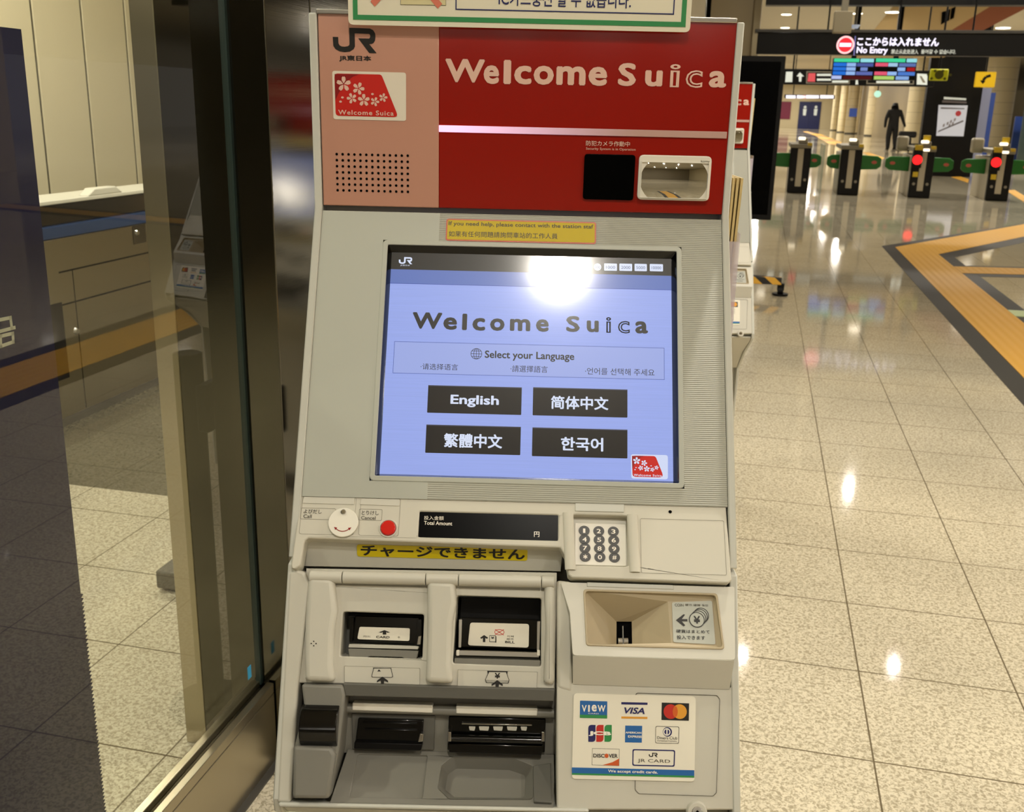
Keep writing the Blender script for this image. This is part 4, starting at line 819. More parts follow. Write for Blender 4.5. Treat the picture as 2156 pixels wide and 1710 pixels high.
# ------------------------------------------------------------------ tactile paving
M_TAC = mat('tactile_yellow', 'e0a93c', .5, spec=.2)
t = N(M_TAC, 'ShaderNodeTexCoord'); wv = N(M_TAC, 'ShaderNodeTexWave'); wv.bands_direction = 'X'; wv.inputs['Scale'].default_value = 4.4; L(M_TAC, t.outputs['Object'], wv.inputs['Vector']); bp = N(M_TAC, 'ShaderNodeBump'); bp.inputs['Strength'].default_value = .5; bp.inputs['Distance'].default_value = .006; L(M_TAC, wv.outputs['Fac'], bp.inputs['Height']); L(M_TAC, bp.outputs['Normal'], bsdf(M_TAC).inputs['Normal'])
M_TACB = mat('tactile_border', '322f29', .5, spec=.15)
def strip(pts, m_, name, h_, label, h0=0):
    q = Pl((0, 0, 0), (0, 0, 1)); mb = MB(); ab = [(p[0], -p[1]) for p in [(v.x, v.y) for v in [tw(*p, 0) for p in pts]]]
    q.v = Vector((0, -1, 0)); mb.prism(q, ab, h_, h0, m_); o = tile_obj(name, mb, smooth=False); return tag(o, label, 'tactile paving', 'tactile paving strips')
strip([(1.60,13.68),(1.60,-6),(2.34,-6),(2.34,12.9),(6.6,20.0),(6.0,20.6)], M_TACB, 'paving_border', .002, 'dark border strip under the yellow guide path in front of the gates')
strip([(1.755,13.62),(1.755,-6),(2.19,-6),(2.19,13.1),(6.35,20.1),(6.05,20.75)], M_TAC, 'tactile_path', .005, 'yellow tactile guide path bending towards the gates at right', .0022)
strip([(2.345,12.183),(2.345,11.383),(9,12.9),(9,13.7)], M_TACB, 'paving_border', .0025, 'dark border strip under the thin yellow side branch')
strip([(2.193,12.052),(2.193,11.552),(9,13.1),(9,13.5)], M_TAC, 'tactile_path', .0055, 'thin yellow tactile side branch leaving the guide path to the right', .0027)
gs = [tc(on_floor(x, y)) for x, y in ((2121,654),(2150,653),(2156,668),(2130,668))]
tag(tile_obj('floor_sticker', MB().tbox(gs[0][0], gs[2][1], 0, gs[0][0]+.3, gs[0][1], .0075, mat('pale_green', 'c6d8a0', .5)), smooth=False), 'pale green sticker on the edge of the yellow guide path', 'sticker')
def far_strip(px, label):
    q = Pl((0, 0, 0), (0, 0, 1)); q.v = Vector((0, -1, 0)); mb = MB(); mb.prism(q, [(v.x, -v.y) for v in [on_floor(*p) for p in px]], .005, 0, M_TAC); tag(tile_obj('tactile_path', mb, smooth=False), label, 'tactile paving', 'tactile paving strips')
far_strip([(1690,277),(1700,277),(1732,284),(1772,300),(1771,307),(1745,303),(1715,285)], 'yellow tactile path far beyond the two left gates')
far_strip([(1815,321),(1830,321),(1862,333),(1850,338)], 'short yellow tactile path in the open lane beside the second gate')
far_strip([(2003,373),(2020,371),(2040,378),(2038,385)], 'yellow tactile path in the lane left of the rightmost gate')
far_strip([(2118,401),(2136,400),(2175,424),(2172,436)], 'yellow tactile path to the right of the rightmost gate')
# ------------------------------------------------------------------ ticket gates
M_GB = mat('gate_black', '070606', .4, spec=.25); M_GG = mat('gate_grey', '8d8778', .4); M_GW = mat('gate_lamp', 'fff0d0', .3, emit=2.2); M_GRN = mat('flap_green', '1a7a24', .35)
M_GY = mat('gate_yellow', 'd8b820', .4); M_RLAMP = mat('red_lamp', 'ff1a20', .3, emit=1.6); M_FMARK = mat('flap_mark', 'd86a58', .4); M_GSIDE = mat('gate_side', 'b9b09b', .35)
GB = 22.45
def gate(a, kind, label, flaps):
    g = thing('ticket_gate', label, 'ticket gate', tw(a, GB+.8, 0), 'ticket gates'); w_ = .20; hgt = .93
    obj('gate_side_body', MB().tbox(a-w_, GB+.12, .0, a+w_, GB+1.7, .84, M_GSIDE), g, bevel=.01)
    obj('black_front', MB().tbox(a-w_-.01, GB, 0, a+w_+.01, GB+.14, hgt, M_GB), g, bevel=.02)
    obj('silver_strip', MB().tbox(a-.06, GB-.012, .14, a+.06, GB, hgt-.02, M_GSIDE), g, bevel=.006)
    obj('gate_top', MB().tbox(a-w_-.02, GB-.02, hgt-.01, a+w_+.02, GB+1.7, hgt+.07, M_GG), g, bevel=.012)
    obj('reader_head', MB().tbox(a-.06, GB+.05, hgt+.07, a+.12, GB+.3, hgt+.19, M_GG), g, bevel=.02)
    obj('reader_lamp', MB().tbox(a-.07, GB+.04, hgt+.15, a+.07, GB+.15, hgt+.21, M_GW), g, bevel=.015)
    obj('yellow_label', MB().tbox(a+.12, GB-.03, hgt+.04, a+.21, GB+.1, hgt+.10, M_GY), g, bevel=.006)
    for s in (-1, 1): obj('gate_emblem', MB().cyl(tw(a+.13*s, GB-.006, .28), tw(a+.13*s, GB, .28), .03, M_GG, n=12), g)
    if kind == 2:
        obj('lamp_box', MB().tbox(a-w_-.015, GB-.09, .60, a-.04, GB, 1.0, M_GB), g, bevel=.012)
        obj('stop_lamp', MB().cyl(tw(a-.13, GB-.105, .76), tw(a-.13, GB-.09, .76), .095, M_RLAMP, n=24), g)
        obj('yellow_label', MB().tbox(a-w_, GB-.1, .95, a-.05, GB+.02, 1.05, M_GY), g, bevel=.006)
        obj('display_back', MB().tbox(a-.42, GB+.9, .9, a-.20, GB+1.2, 1.2, M_GSIDE), g, bevel=.04)
        obj('reader_lamp', MB().tbox(a-.03, GB-.03, .93, a+.09, GB+.02, .98, M_GW), g, bevel=.008)
        obj('yellow_label', MB().tbox(a-.17, GB-.012, .42, a-.07, GB, .52, M_GY), g)
        obj('yellow_head', MB().tbox(a-.03, GB+.1, 1.1, a+.1, GB+.2, 1.24, M_GY), g, bevel=.01)
    for s, ln in flaps:
        q = Pl(tw(a, GB+.5, 0), -TZ, TX); x0, x1 = (a+w_-a)*s, (w_+ln)*s
        lo_ = [(x0, -.80), (x1-.08*s, -.79), (x1, -.74), (x1, -.58), (x1-.08*s, -.52), (x0, -.50)]
        f = obj('flap', MB().prism(q, lo_, .03, -.03, M_GRN), g, bevel=.015)
        obj('flap_mark', MB().flat(q, disc((x1-.14*s, -.66), .055, 14, .035), .032, M_FMARK), f)
    return g
gate(.81, 1, 'black ticket gate with green flaps, nearest the black display', [(-1, .55), (1, .25)])
gate(1.825, 1, 'black ticket gate without a stop lamp, second from the black display', [(-1, .25), (1, .44)])
gate(3.22, 2, 'ticket gate with a lit red stop lamp in front of the walking person', [(-1, .47), (1, .46)])
gate(4.70, 2, 'rightmost ticket gate with a lit red stop lamp before the round column', [(-1, .47), (1, .5)])
gp = bg(1732, 345, GB+.5); tag(obj('glass_divider', MB().tbox(gp.dot(TX)-.02, GB+.4, 0, gp.dot(TX)+.02, GB+1.6, .98, mat('divider_glass', 'c8dcd0', .1, alpha=.5))), 'thin glass divider between the flaps of the two left gates', 'divider')
# ------------------------------------------------------------------ hanging signs
M_SB = mat('sign_black', '030304', .4, spec=.3); M_LW = mat('sign_white', 'f0f0ff', .4, emit=1.0, ec='dcdcff'); M_LWD = mat('sign_white_dim', 'd8e0dc', .5, emit=.35)
def board(name, x0, y0, x1, y1, b, th, label, cat, m_=None, parent=None):
    p, q = bg(x0, y0, b), bg(x1, y1, b); a0, a1 = p.dot(TX), q.dot(TX); mid = bg((x0+x1)/2, y0+(x1-x0)*.009, b); z1 = bg((x0+x1)/2, (y0), b).z
    g = thing(name, label, cat, tw((a0+a1)/2, b, q.z))
    obj('sign_box', MB().tbox(a0, b, q.z, a1, b+th, p.z, m_ or M_SB), g, bevel=.01); return g, a0, a1, p.z, q.z
def plane_at(b): return Pl(tw(0, b-.004, 0), -TZ, TX)
BS_ = 19.0
p_, q_ = bg(1596, 64, BS_), bg(2175, 119.5, BS_)
sg1 = thing('hanging_sign', 'long black hanging sign with lit no entry wording above the gates', 'sign', tw(p_.dot(TX)+3, BS_, q_.z))
obj('sign_box', MB().tbox(p_.dot(TX), BS_, q_.z, q_.dot(TX)+2.5, BS_+.25, p_.z-.03, M_SB), sg1, bevel=.012)
obj('top_rail', MB().tbox(p_.dot(TX)-.05, BS_-.03, p_.z-.03, q_.dot(TX)+2.5, BS_+.28, p_.z+.02, M_DARKW), sg1, bevel=.006)
for x in (1746, 1895, 2054):
    a_ = bg(x, 40, BS_).dot(TX); obj('hanger_rod', MB().cyl(tw(a_, BS_+.1, p_.z), tw(a_, BS_+.1, CEIL2), .015, M_GB), sg1)
SP = plane_at(BS_); mb = MB(); c = SP.at(1780, 94.5); mb.flat(SP, disc(c, .145, 28), 0, mat('sign_pink', 'ffc8d0', .4, emit=.9)); mb.flat(SP, disc(c, .115, 28), .002, mat('sign_red', 'f02030', .4, emit=.9)); mb.flat(SP, [(c[0]-.095, c[1]-.03), (c[0]+.095, c[1]-.03), (c[0]+.095, c[1]+.03), (c[0]-.095, c[1]+.03)], .004, M_LW); obj('no_entry_symbol', mb, sg1)
mb = MB(); txt(mb, SP, 'ここからは入れません', 1806, 78, 1976, 98, .001, M_LW, bold=.04); txt(mb, SP, 'No Entry', 1804.5, 98.5, 1868, 116.5, .001, M_LW, bold=.03); txt(mb, SP, '禁止从此处进入', 1877, 103.5, 1933, 114, .001, M_LWD, bold=.02); txt(mb, SP, '들어갈 수 없습니다.', 1940, 104, 2012, 114, .001, M_LWD, bold=.02); obj('sign_wording', mb, sg1)
obj('divider_bar', MB().flat(SP, [SP.at(1800, 76), SP.at(1802, 76), SP.at(1799, 117), SP.at(1797, 117)], .001, mat('sign_blue', '8080d0', .4, emit=.4)), sg1)
tb_, tq_ = bg(1612, 9, BS_+.5), bg(2175, 5, BS_+.5)
struct(obj('trim_4', MB().tbox(tb_.dot(TX), BS_+.4, tb_.z-.02, 9.5, BS_+.7, CEIL2, M_SB)))
# speaker box and dome camera under the ceiling
p_, q_ = bg(1758, 23, BS_-1.2), bg(1792, 69, BS_-1.2)
sb = thing('ceiling_speaker', 'grey speaker box hanging in front of the no entry sign', 'speaker', tw(p_.dot(TX)+.13, BS_-1.1, q_.z))
obj('speaker_case', MB().tbox(p_.dot(TX), BS_-1.2, q_.z, q_.dot(TX), BS_-1.0, p_.z, mat('speaker_grey', '9a917a', .5)), sb, bevel=.012)
obj('bracket', MB().tbox(p_.dot(TX)+.1, BS_-1.15, p_.z, p_.dot(TX)+.2, BS_-1.05, CEIL2, M_GG), sb)
p_ = bg(1800, 60, BS_+1.5); dc = MB(); dc.cyl(p_, p_+Vector((0, 0, .06)), .05, mat('dome_blue', 'c8d8f8', .2, emit=.3), r1=.09); dc.cyl(p_+Vector((0, 0, .06)), Vector((p_.x, p_.y, CEIL2)), .025, M_GG); tag(obj('dome_camera', dc), 'pale dome camera hanging beside the grey speaker box', 'camera')
# departure boards
def led(x0, x1, y0, y1, rows, label):
    b = 23.5; p, q = bg(x0, y0, b), bg(x1, y1, b); g = thing('departure_board', label, 'departure board', tw((p.dot(TX)+q.dot(TX))/2, b, q.z), 'departure boards')
    obj('board_case', MB().tbox(p.dot(TX), b, q.z, q.dot(TX), b+.2, p.z, M_SB), g, bevel=.01); S_ = plane_at(b)
    obj('hanger', MB().tbox((p.dot(TX)+q.dot(TX))/2-.05, b+.05, p.z, (p.dot(TX)+q.dot(TX))/2+.05, b+.15, CEIL2, M_GB), g)
    n_ = len(rows); hh_ = (q.z-p.z)/n_
    for i, row in enumerate(rows):
        mb = MB()
        for f0_, f1_, c_ in row:
            a0, a1 = p.dot(TX)+(q.dot(TX)-p.dot(TX))*f0_, p.dot(TX)+(q.dot(TX)-p.dot(TX))*f1_; mb.flat(S_, [(a0, -p.z-hh_*(i+.1)), (a1, -p.z-hh_*(i+.1)), (a1, -p.z-hh_*(i+.9)), (a0, -p.z-hh_*(i+.9))], 0, mat('led_'+c_, c_, .5, emit=.9))
        obj('led_row', mb, g)
led(1755, 1837, 122, 168.5, [[(.02,.63,'40d8a0'),(.66,.98,'90e0f0')],[(.02,.33,'2070e0'),(.34,.56,'90b8f8'),(.58,.98,'4858a0')],[(.02,.33,'2070e0'),(.34,.56,'90b8f8'),(.68,.85,'7088d0')],[(.02,.33,'2070e0'),(.34,.56,'90b8f8'),(.58,.98,'5868b0')],[(.0,.24,'b0c0f8'),(.28,.98,'480810')]], 'lit departure board with blue rows hanging beyond the no entry sign')
led(1843, 1926, 122, 169.5, [[(.02,.72,'40d8a0'),(.75,.99,'90e0f0')],[(.02,.32,'e05878'),(.33,.55,'a0c8f0'),(.58,.98,'5870b0')],[(.56,.74,'90b8f8'),(.78,.97,'a01018')],[(.02,.32,'e05878'),(.33,.55,'90b8f8'),(.58,.98,'4878d0')],[(.02,.5,'a8d070'),(.54,.85,'80a8e8')]], 'lit departure board with pink rows hanging beyond the no entry sign')
# second overhead band
BB = 27.0; p_, q_ = bg(1640, 144.5, BB), bg(1966, 183, BB); SQ = plane_at(BB)
s2 = thing('overhead_sign', 'black overhead sign band with arrow and pictograms beyond the departure boards', 'sign', tw(p_.dot(TX)+2, BB, q_.z))
obj('sign_box', MB().tbox(p_.dot(TX)-.3, BB, q_.z, q_.dot(TX), BB+.2, p_.z, M_SB), s2, bevel=.012)
for x in (1670, 1945): a_ = bg(x, 150, BB).dot(TX); obj('hanger', MB().cyl(tw(a_, BB+.1, p_.z), tw(a_, BB+.1, CEIL2), .02, M_GB), s2)
mb = MB(); F = lambda pts, m_, h_=0: mb.flat(SQ, SQ.P(pts), h_, m_)
F([(1655,151),(1669,151),(1668,173),(1653,173)], M_LWD); F([(1684,152),(1693,161),(1688,161),(1687,172),(1682,172),(1682,161),(1677,161)], M_LWD); F([(1702,154),(1717,154),(1716,172),(1700,172)], mat('pict_red', 'd05058', .5, emit=.4))
for q in ([(1698,150),(1790,151),(1789,177),(1697,176)], [(1826,152),(1926,153),(1924,178),(1824,177)]): o_ = SQ.P(q); mb.ring(SQ, o_, grow(o_, -.025), 0, -.01, M_GG)
for x0, x1, y in ((1720,1750,158),(1720,1750,168),(1752,1786,172),(1845,1915,173)): F([(x0,y-2.5),(x1,y-2.5),(x1,y+2),(x0,y+2)], M_LWD, .002)
F([(1931,155),(1953,156),(1952,179),(1930,178)], M_LWD); F([(1936,160),(1940,160),(1949,174),(1943,174)], M_GG, .003); F([(1802,167),(1806,167),(1807,178),(1801,178)], M_LWD); obj('pictograms', mb, s2)
# yellow boards
def ysign(x0, y0, x1, y1, b, label, m_, arrow):
    p, q = bg(x0, y0, b), bg(x1, y1, b); g = thing('yellow_sign', label, 'sign', tw((p.dot(TX)+q.dot(TX))/2, b, q.z), 'yellow signs')
    obj('sign_box', MB().tbox(p.dot(TX), b, q.z, q.dot(TX), b+.12, p.z, m_), g, bevel=.02); obj('hanger_rod', MB().cyl(tw((p.dot(TX)+q.dot(TX))/2, b+.06, p.z), tw((p.dot(TX)+q.dot(TX))/2, b+.06, CEIL2), .02, M_GB), g)
    S_ = plane_at(b); mb = MB()
    if arrow: 
        for a, bb in (((2086,159),(2076,162)), ((2076,162),(2070,169)), ((2070,169),(2069,174))):
            u_, v_ = Vector(S_.at(*a)), Vector(S_.at(*bb)); n_ = (v_-u_).orthogonal().normalized()*.035; mb.flat(S_, [u_+n_, v_+n_, v_-n_, u_-n_], .002, M_SB)
        mb.flat(S_, [S_.at(2063,169), S_.at(2075,171), S_.at(2069,177)], .002, M_SB)
    else:
        c = S_.at((x0+x1)/2, (y0+y1)/2); mb.flat(S_, disc(c, .09, 12), .001, mat('olive_mark', '5a5a08', .5))
        for i in range(6): mb.flat(S_, disc((c[0]+.22*math.cos(i), c[1]+.09*math.sin(i*2.1)), .03, 8), .001, MATS['olive_mark'])
    obj('sign_symbol', mb, g)
ysign(1960, 145, 1995, 170, 24, 'olive yellow sign hanging from a rod right of the departure boards', mat('olive_sign', 'b0ae10', .5, emit=.25), False)
ysign(2056, 151, 2094, 184, 30, 'yellow sign with a curved black arrow beside the round column', mat('arrow_sign', 'e8bc10', .5, emit=.35), True)
# ------------------------------------------------------------------ beyond the gates
def colmat():
    m = mat('column_tile', 'ded1ae', .3); t = N(m, 'ShaderNodeTexCoord'); s = N(m, 'ShaderNodeSeparateXYZ'); L(m, t.outputs['Object'], s.inputs[0])
    a = N(m, 'ShaderNodeMath', operation='DIVIDE'); L(m, s.outputs['Z'], a.inputs[0]); a.inputs[1].default_value = .62; b = N(m, 'ShaderNodeMath', operation='FRACT'); L(m, a.outputs[0], b.inputs[0]); c = N(m, 'ShaderNodeMath', operation='LESS_THAN'); L(m, b.outputs[0], c.inputs[0]); c.inputs[1].default_value = .03
    x = N(m, 'ShaderNodeMixRGB'); L(m, c.outputs[0], x.inputs[0]); x.inputs[1].default_value = (*lin('ded1ae'), 1); x.inputs[2].default_value = (*lin('a89a7a'), 1); L(m, x.outputs[0], bsdf(m).inputs['Base Color']); return m
M_COL = colmat()
def column(xb, yb, hw, label):
    p = on_floor(xb, yb + (5 if yb < 280 else 0)); d = (p-EYE).dot(FW); r_ = hw*d/FPX; p = p + Vector((0, 1, 0))*r_
    o = thing('round_column', label, 'column', (p.x, p.y, 0), 'columns beyond the gates'); obj('column_shaft', MB().cyl((p.x, p.y, .1), (p.x, p.y, CEIL2), r_, M_COL, n=40), o); obj('column_base', MB().cyl((p.x, p.y, 0), (p.x, p.y, .1), r_*.97, M_DARKW, n=40), o)
column(2097, 313, 37, 'thick cream round column at the right behind the rightmost gate')
column(1931, 306, 22, 'cream round column between the walking person and the black poster wall')
for x, y, hw, lab_ in ((1845.5,287,20,'cream column just left of the walking person'),(1812,282,10,'cream column under the blue advert, second left of the person'),(1792,277,11,'cream column with the blue advert, third left of the person'),(1772,274,8,'slim cream column, fourth to the left of the person'),(1757,270,7,'slim cream column, fifth to the left of the person'),(1743,267,7,'slim cream column, sixth to the left of the person'),(1730,264,6,'slim cream column next to the blue doors')): column(x, y, hw, lab_)
# side wall running along the columns
w0, w1 = on_floor(1905, 300), on_floor(1720, 270); a_, b_ = w0+Vector((.6, .9, 0)), w1+Vector((1.0, .9, 0)); mb = MB(); n_ = Vector(((b_-a_).y, -(b_-a_).x, 0)).normalized()*.3
mb.add([a_, b_, b_+n_, a_+n_, *[v+Vector((0, 0, CEIL2)) for v in (a_, b_, b_+n_, a_+n_)]], [[0,1,2,3],[4,5,6,7],[0,1,5,4],[1,2,6,5],[2,3,7,6],[3,0,4,7]], mat('wall_tile', 'a09274', .5)); struct(obj('wall_east', mb))
bF = 130.0
def panel(x0, y0, x1, y1, b, m_, name, label, cat, th=.1, to_floor=False):
    p, q = bg(x0, y0, b), bg(x1, y1, b); return tag(obj(name, MB().tbox(p.dot(TX), b-th, 0 if to_floor else q.z, q.dot(TX), b, p.z, m_), smooth=False), label, cat)
struct(obj('wall_end', MB().tbox(bg(1560,240,bF).dot(TX), bF+.02, 0, bg(1905,240,bF).dot(TX), bF+.4, CEIL2, M_CREAM)))
panel(1645,214,1663,251,bF,mat('panel_magenta','7a1440',.5),'restroom_panel','dark magenta wall panel at the far end beside the black display','panel')
wp_ = mat('panel_blue', '14205e', .5)
for i, (x0, x1, lab_) in enumerate(((1684,1701,'dark blue wall panel with white figure, left one of the pair at the far end'),(1706,1725,'dark blue wall panel with pale figure, right one of the pair at the far end'))):
    o = panel(x0,214,x1,262,bF,wp_,'restroom_panel',lab_,'panel',.1,True); S_ = plane_at(bF-.1); c = S_.at((x0+x1)/2+2,232); f_ = MB(); f_.flat(S_, disc((c[0],c[1]-.35),.16,12), .004, M_LWD); f_.flat(S_, [(c[0]-.2,c[1]-.15),(c[0]+.2,c[1]-.15),(c[0]+.16,c[1]+.6),(c[0]-.16,c[1]+.6)], .004, M_LWD)
    obj('figure_symbol', f_, o)
q = panel(1789,228,1803,246,tc(on_floor(1792,282))[1]-.05,mat('advert_blue','3c5cb8',.5,emit=.2),'wall_advert','blue lit advert on a cream column left of the person','advert')
q = panel(1652,199,1757,208.5,48,M_SB,'hanging_sign','slim black hanging sign with white lettering far beyond the gates','sign',.15)
S_ = plane_at(47.85); mb = MB()
for x0, x1 in ((1655,1675),(1678,1690),(1697,1724),(1727,1755)): mb.flat(S_, S_.P([(x0,200.5),(x1,201),(x1,207),(x0,207)]), .002, M_LW)
mb.flat(S_, S_.P([(1690,201),(1696,201),(1696,207),(1690,207)]), .002, MATS['sign_pink']); obj('sign_wording', mb, q)
for x in (1670, 1740): a_ = bg(x, 200, 48).dot(TX); obj('hanger', MB().cyl(tw(a_, 47.92, bg(x, 199, 48).z-.02), tw(a_, 47.92, CEIL2), .02, M_GB), q)
p_ = bg(1848,198,42); mb = MB().cyl(p_, p_+TZ*.1, .12, mat('exit_green','b0e8d8',.4,emit=.8), n=20).cyl(p_+TZ*.05, (p_+TZ*.05).xy.to_3d()+Vector((0,0,CEIL2)), .02, M_GB); tag(obj('hanging_exit_sign', mb), 'pale green lit round exit sign hanging left of the person', 'exit_sign')  # green exit sign, simplified to a glowing disc
# black poster wall
bP = 31.5; p_, q_ = bg(1966,145,bP), bg(2050,329,bP); pw_ = thing('poster_wall', 'black free standing wall with a lit white poster behind the gates', 'poster wall', tw((p_.dot(TX)+q_.dot(TX))/2, bP, 0))
obj('wall_block', MB().tbox(p_.dot(TX)-.1, bP, 0, bg(2060,250,bP).dot(TX), bP+.35, CEIL2-.2, M_GB), pw_)
S_ = plane_at(bP); mb = MB(); qq = S_.P([(1976,221),(2037,222),(2028,287),(1971,286)]); mb.prism(S_, qq, .04, 0, mat('poster_lit','c8ccd8',.4,emit=.42)); obj('poster', mb, pw_)
mb = MB(); F = lambda pts, m_, h_=.045: mb.flat(S_, S_.P(pts), h_, m_)
pg_ = mat('poster_grey', '706a72', .5); F([(1973,279),(1976,275),(2027,253),(2028,256)], pg_); mb.flat(S_, disc(S_.at(2017,239), .075, 14), .045, mat('poster_red','b83840',.5,emit=.2)); F([(1980,226),(2030,228),(2030,230),(1980,229)], pg_)
for x, y in ((1985,262),(1993,258),(2000,254),(2008,250),(1997,262),(2004,258)): F([(x,y),(x+4,y-2),(x+3,y+4),(x-1,y+6)], mat('poster_pale','98929a',.5))
obj('poster_drawing', mb, pw_)
mb = MB(); F([(1987,204),(2034,207),(2034,211),(1987,209)], M_LWD, .01); F([(1984,211),(2035,214),(2035,218),(1983,216)], pg_, .01); obj('poster_heading', mb, pw_)
panel(2050,185,2064,341,34,mat('advert_mix','8a90b0',.5),'wall_advert','pale advert panel between the black poster wall and the round column','advert',.1)
panel(2066,195,2076,327,36,mat('post_blue','203878',.4),'blue_post','tall blue post left of the round column','post',.1,True)
panel(2137,245,2141,335,37,mat('post_blue','203878',.4),'blue_post','blue post at the picture edge to the right of the round column','post',.1,True)
tag(obj('glass_booth', MB().tbox(bg(2145,300,36).dot(TX), 35.9, 0, bg(2300,300,36).dot(TX), 36, 2.2, mat('booth_glass','3c4a48',.15,alpha=.7))), 'dark glass booth front at the right edge behind the blue post', 'booth')
# bulkhead with vents
bH = 30.0; S_ = Pl(tw(0, bH, 0), -TZ, TX); mb = MB(); mb.prism(S_, S_.P([(1795,120),(1885,8),(1930,-14),(2130,-14),(1996,68),(1990,120)]), 0, -.3, mat('bulkhead_beige','c9ae7c',.6)); struct(obj('wall_bulkhead', mb))
mb = MB(); mb.prism(S_, S_.P([(1996,68),(2130,-14),(2175,-14),(2175,10),(2062,68)]), 0, -.3, mat('bulkhead_rust','9a5a3c',.6)); struct(obj('trim_5', mb))
mb = MB()
for q in ([(1983,26),(1992,23),(1990,47),(1981,52)], [(1994,22),(2001,19),(1998,43),(1992,46)], [(2003,18),(2012,14),(2008,38),(2000,42)]): mb.prism(S_, S_.P(q), .02, 0, M_GAP)
tag(obj('air_vent', mb), 'dark three-panel air vent on the beige bulkhead above the sign', 'vent')
# visible downlights and ceiling slots
for i, (x, y, lab_) in enumerate(((1656,30,'lit ceiling downlight, upper of the two left of the speaker box'),(1653,58,'lit ceiling downlight, lower of the two left of the speaker box'),(1805,28,'lit ceiling downlight just right of the speaker box'),(1879,25,'lit ceiling downlight above the no entry wording'),(2112,58,'lit ceiling downlight at the right beyond the rust band'))):
    p = hit(x, y, (0, 0, CEIL2-.02), Vector((0, 0, 1)))
    if i > 2: p = bg(x, y, bH-.6)
    g = thing('ceiling_downlight', lab_, 'ceiling light', p, 'ceiling downlights'); obj('trim_ring', MB().cyl(p+Vector((0, 0, -.01)), p+Vector((0, 0, .02)), .2, M_WHITE, n=24), g); obj('lamp_disc', MB().cyl(p+Vector((0, 0, -.02)), p+Vector((0, 0, -.008)), .17, mat('downlight_glow','fff2d8',.4,emit=9), n=24), g)
# ribbed wall panels at the end of the glass front
q0, q1 = bg(1455,60,20), bg(1481,60,20)
struct(obj('wall_panel', MB().tbox(bg(1440,60,20).dot(TX), 20, 0, bg(1482,60,20).dot(TX), 20.3, CEIL2, mat('wall_white','e6dcc4',.4))))
struct(obj('trim_6', MB().tbox(bg(1484,60,20).dot(TX), 20.05, 0, bg(1494,60,20).dot(TX), 20.3, CEIL2, M_GAP)))
struct(obj('trim_7', MB().tbox(bg(1494,60,20).dot(TX), 20, 0, bg(1586,60,20).dot(TX), 20.3, CEIL2, mat('wall_taupe','9a8c70',.35))))
struct(obj('trim_8', MB().tbox(bg(1586,60,20).dot(TX), 19.9, 0, bg(1600,60,20).dot(TX), 20.3, CEIL2, mat('wall_pale','b0a488',.4))))
# ------------------------------------------------------------------ person with suitcase
def skinned(name, verts, edges, radii, m_, parent, sub=2):
    me = bpy.data.meshes.new(name); off = base_of(parent); me.from_pydata([Vector(v)-off for v in verts], edges, []); me.materials.append(m_)
    o = link(name, me, parent); sk = o.modifiers.new('skin', 'SKIN')
    for i, r_ in enumerate(radii): me.skin_vertices[0].data[i].radius = r_ if isinstance(r_, tuple) else (r_, r_)
    me.skin_vertices[0].data[0].use_root = True
    ss = o.modifiers.new('sub', 'SUBSURF'); ss.levels = sub; ss.render_levels = sub
    for p in me.polygons: p.use_smooth = True
    return o
M_COAT = mat('coat_black', '0c0b0b', .8); M_SKIN = mat('skin', '6e4c3c', .6); M_SHOE = mat('shoe', '8a8478', .6)
pf = on_floor(1874, 318); dP = (pf-EYE).dot(FW)
PR = thing('person', 'person in black jacket and trousers walking away while pulling a suitcase', 'person', pf)
hp = 94*dP/FPX/math.cos(PITCH); s_ = hp/1.72
def W_(x, y, z): return pf + Vector((x*s_, y*s_, z*s_))
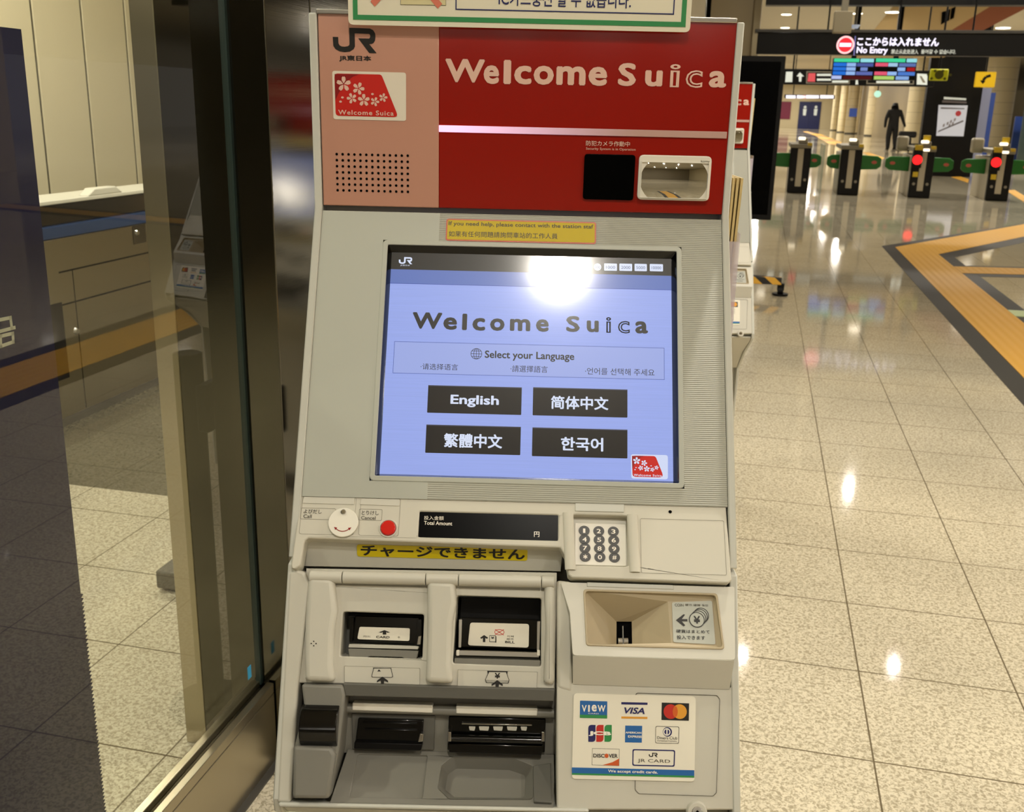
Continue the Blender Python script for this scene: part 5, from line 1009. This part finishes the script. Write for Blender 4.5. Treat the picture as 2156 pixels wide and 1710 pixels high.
vb = [W_(0,0,.95), W_(0,0,1.15), W_(0,.02,1.36), W_(0,.02,1.47), W_(0,.03,1.59), W_(0,.05,1.70),
      W_(-.09,0,.88), W_(-.11,.06,.50), W_(-.12,-.04,.09), W_(-.12,.10,.04), W_(.09,0,.88), W_(.09,-.08,.50), W_(.10,-.16,.12), W_(.10,-.02,.05),
      W_(-.21,0,1.40), W_(-.28,.02,1.14), W_(-.27,.08,.90), W_(-.26,.10,.82), W_(.21,0,1.40), W_(.30,-.03,1.16), W_(.38,-.08,.94), W_(.41,-.10,.86)]
eb = [(0,1),(1,2),(2,3),(3,4),(4,5),(0,6),(6,7),(7,8),(8,9),(0,10),(10,11),(11,12),(12,13),(2,14),(14,15),(15,16),(16,17),(2,18),(18,19),(19,20),(20,21)]
rb = [(.17,.12),(.18,.13),(.20,.13),(.075,.075),(.12,.13),(.10,.11),.13,.10,.07,.05,.13,.10,.07,.05,.085,.065,.05,.04,.085,.065,.05,.04]
rb = [(r_[0]*s_, r_[1]*s_) if isinstance(r_, tuple) else r_*s_ for r_ in rb]
skinned('body', vb, eb, rb, M_COAT, PR)
skinned('hair', [W_(0,.03,1.62), W_(0,.035,1.72)], [(0,1)], [(.12*s_,.135*s_),(.10*s_,.12*s_)], mat('hair_dark','0a0807',.7), PR)
for x, y in ((-.12, .06), (.10, -.06)): obj('shoe', MB().box((-.05*s_, -.1*s_, 0), (.05*s_, .16*s_, .06*s_), M_SHOE, Matrix.Translation(W_(x, y, 0))), PR, bevel=.02)
cf = on_floor(1902, 321); dC = (cf-EYE).dot(FW)/FPX
SU = thing('suitcase', 'black suitcase with a bag on top pulled by the walking person', 'suitcase', cf)
obj('suitcase_shell', MB().box((-15*dC, -.15, .06), (12*dC, .2, 30*dC), M_COAT, Matrix.Translation(cf)), SU, bevel=.05)
obj('bag_on_top', MB().box((-14*dC, -.14, 30*dC), (22*dC, .16, 43*dC), M_COAT, Matrix.Translation(cf)), SU, bevel=.08)
for x in (-12, 9): obj('wheel', MB().cyl(cf+Vector((x*dC, 0, .035)), cf+Vector((x*dC+.04, 0, .035)), .035, M_BLACKM), SU)
obj('pull_handle', MB().tube([cf+Vector((-6*dC, -.1, 28*dC)), cf+Vector((-9*dC, -.1, 52*dC)), W_(.41, -.10, .84)], .012, M_GG), SU)
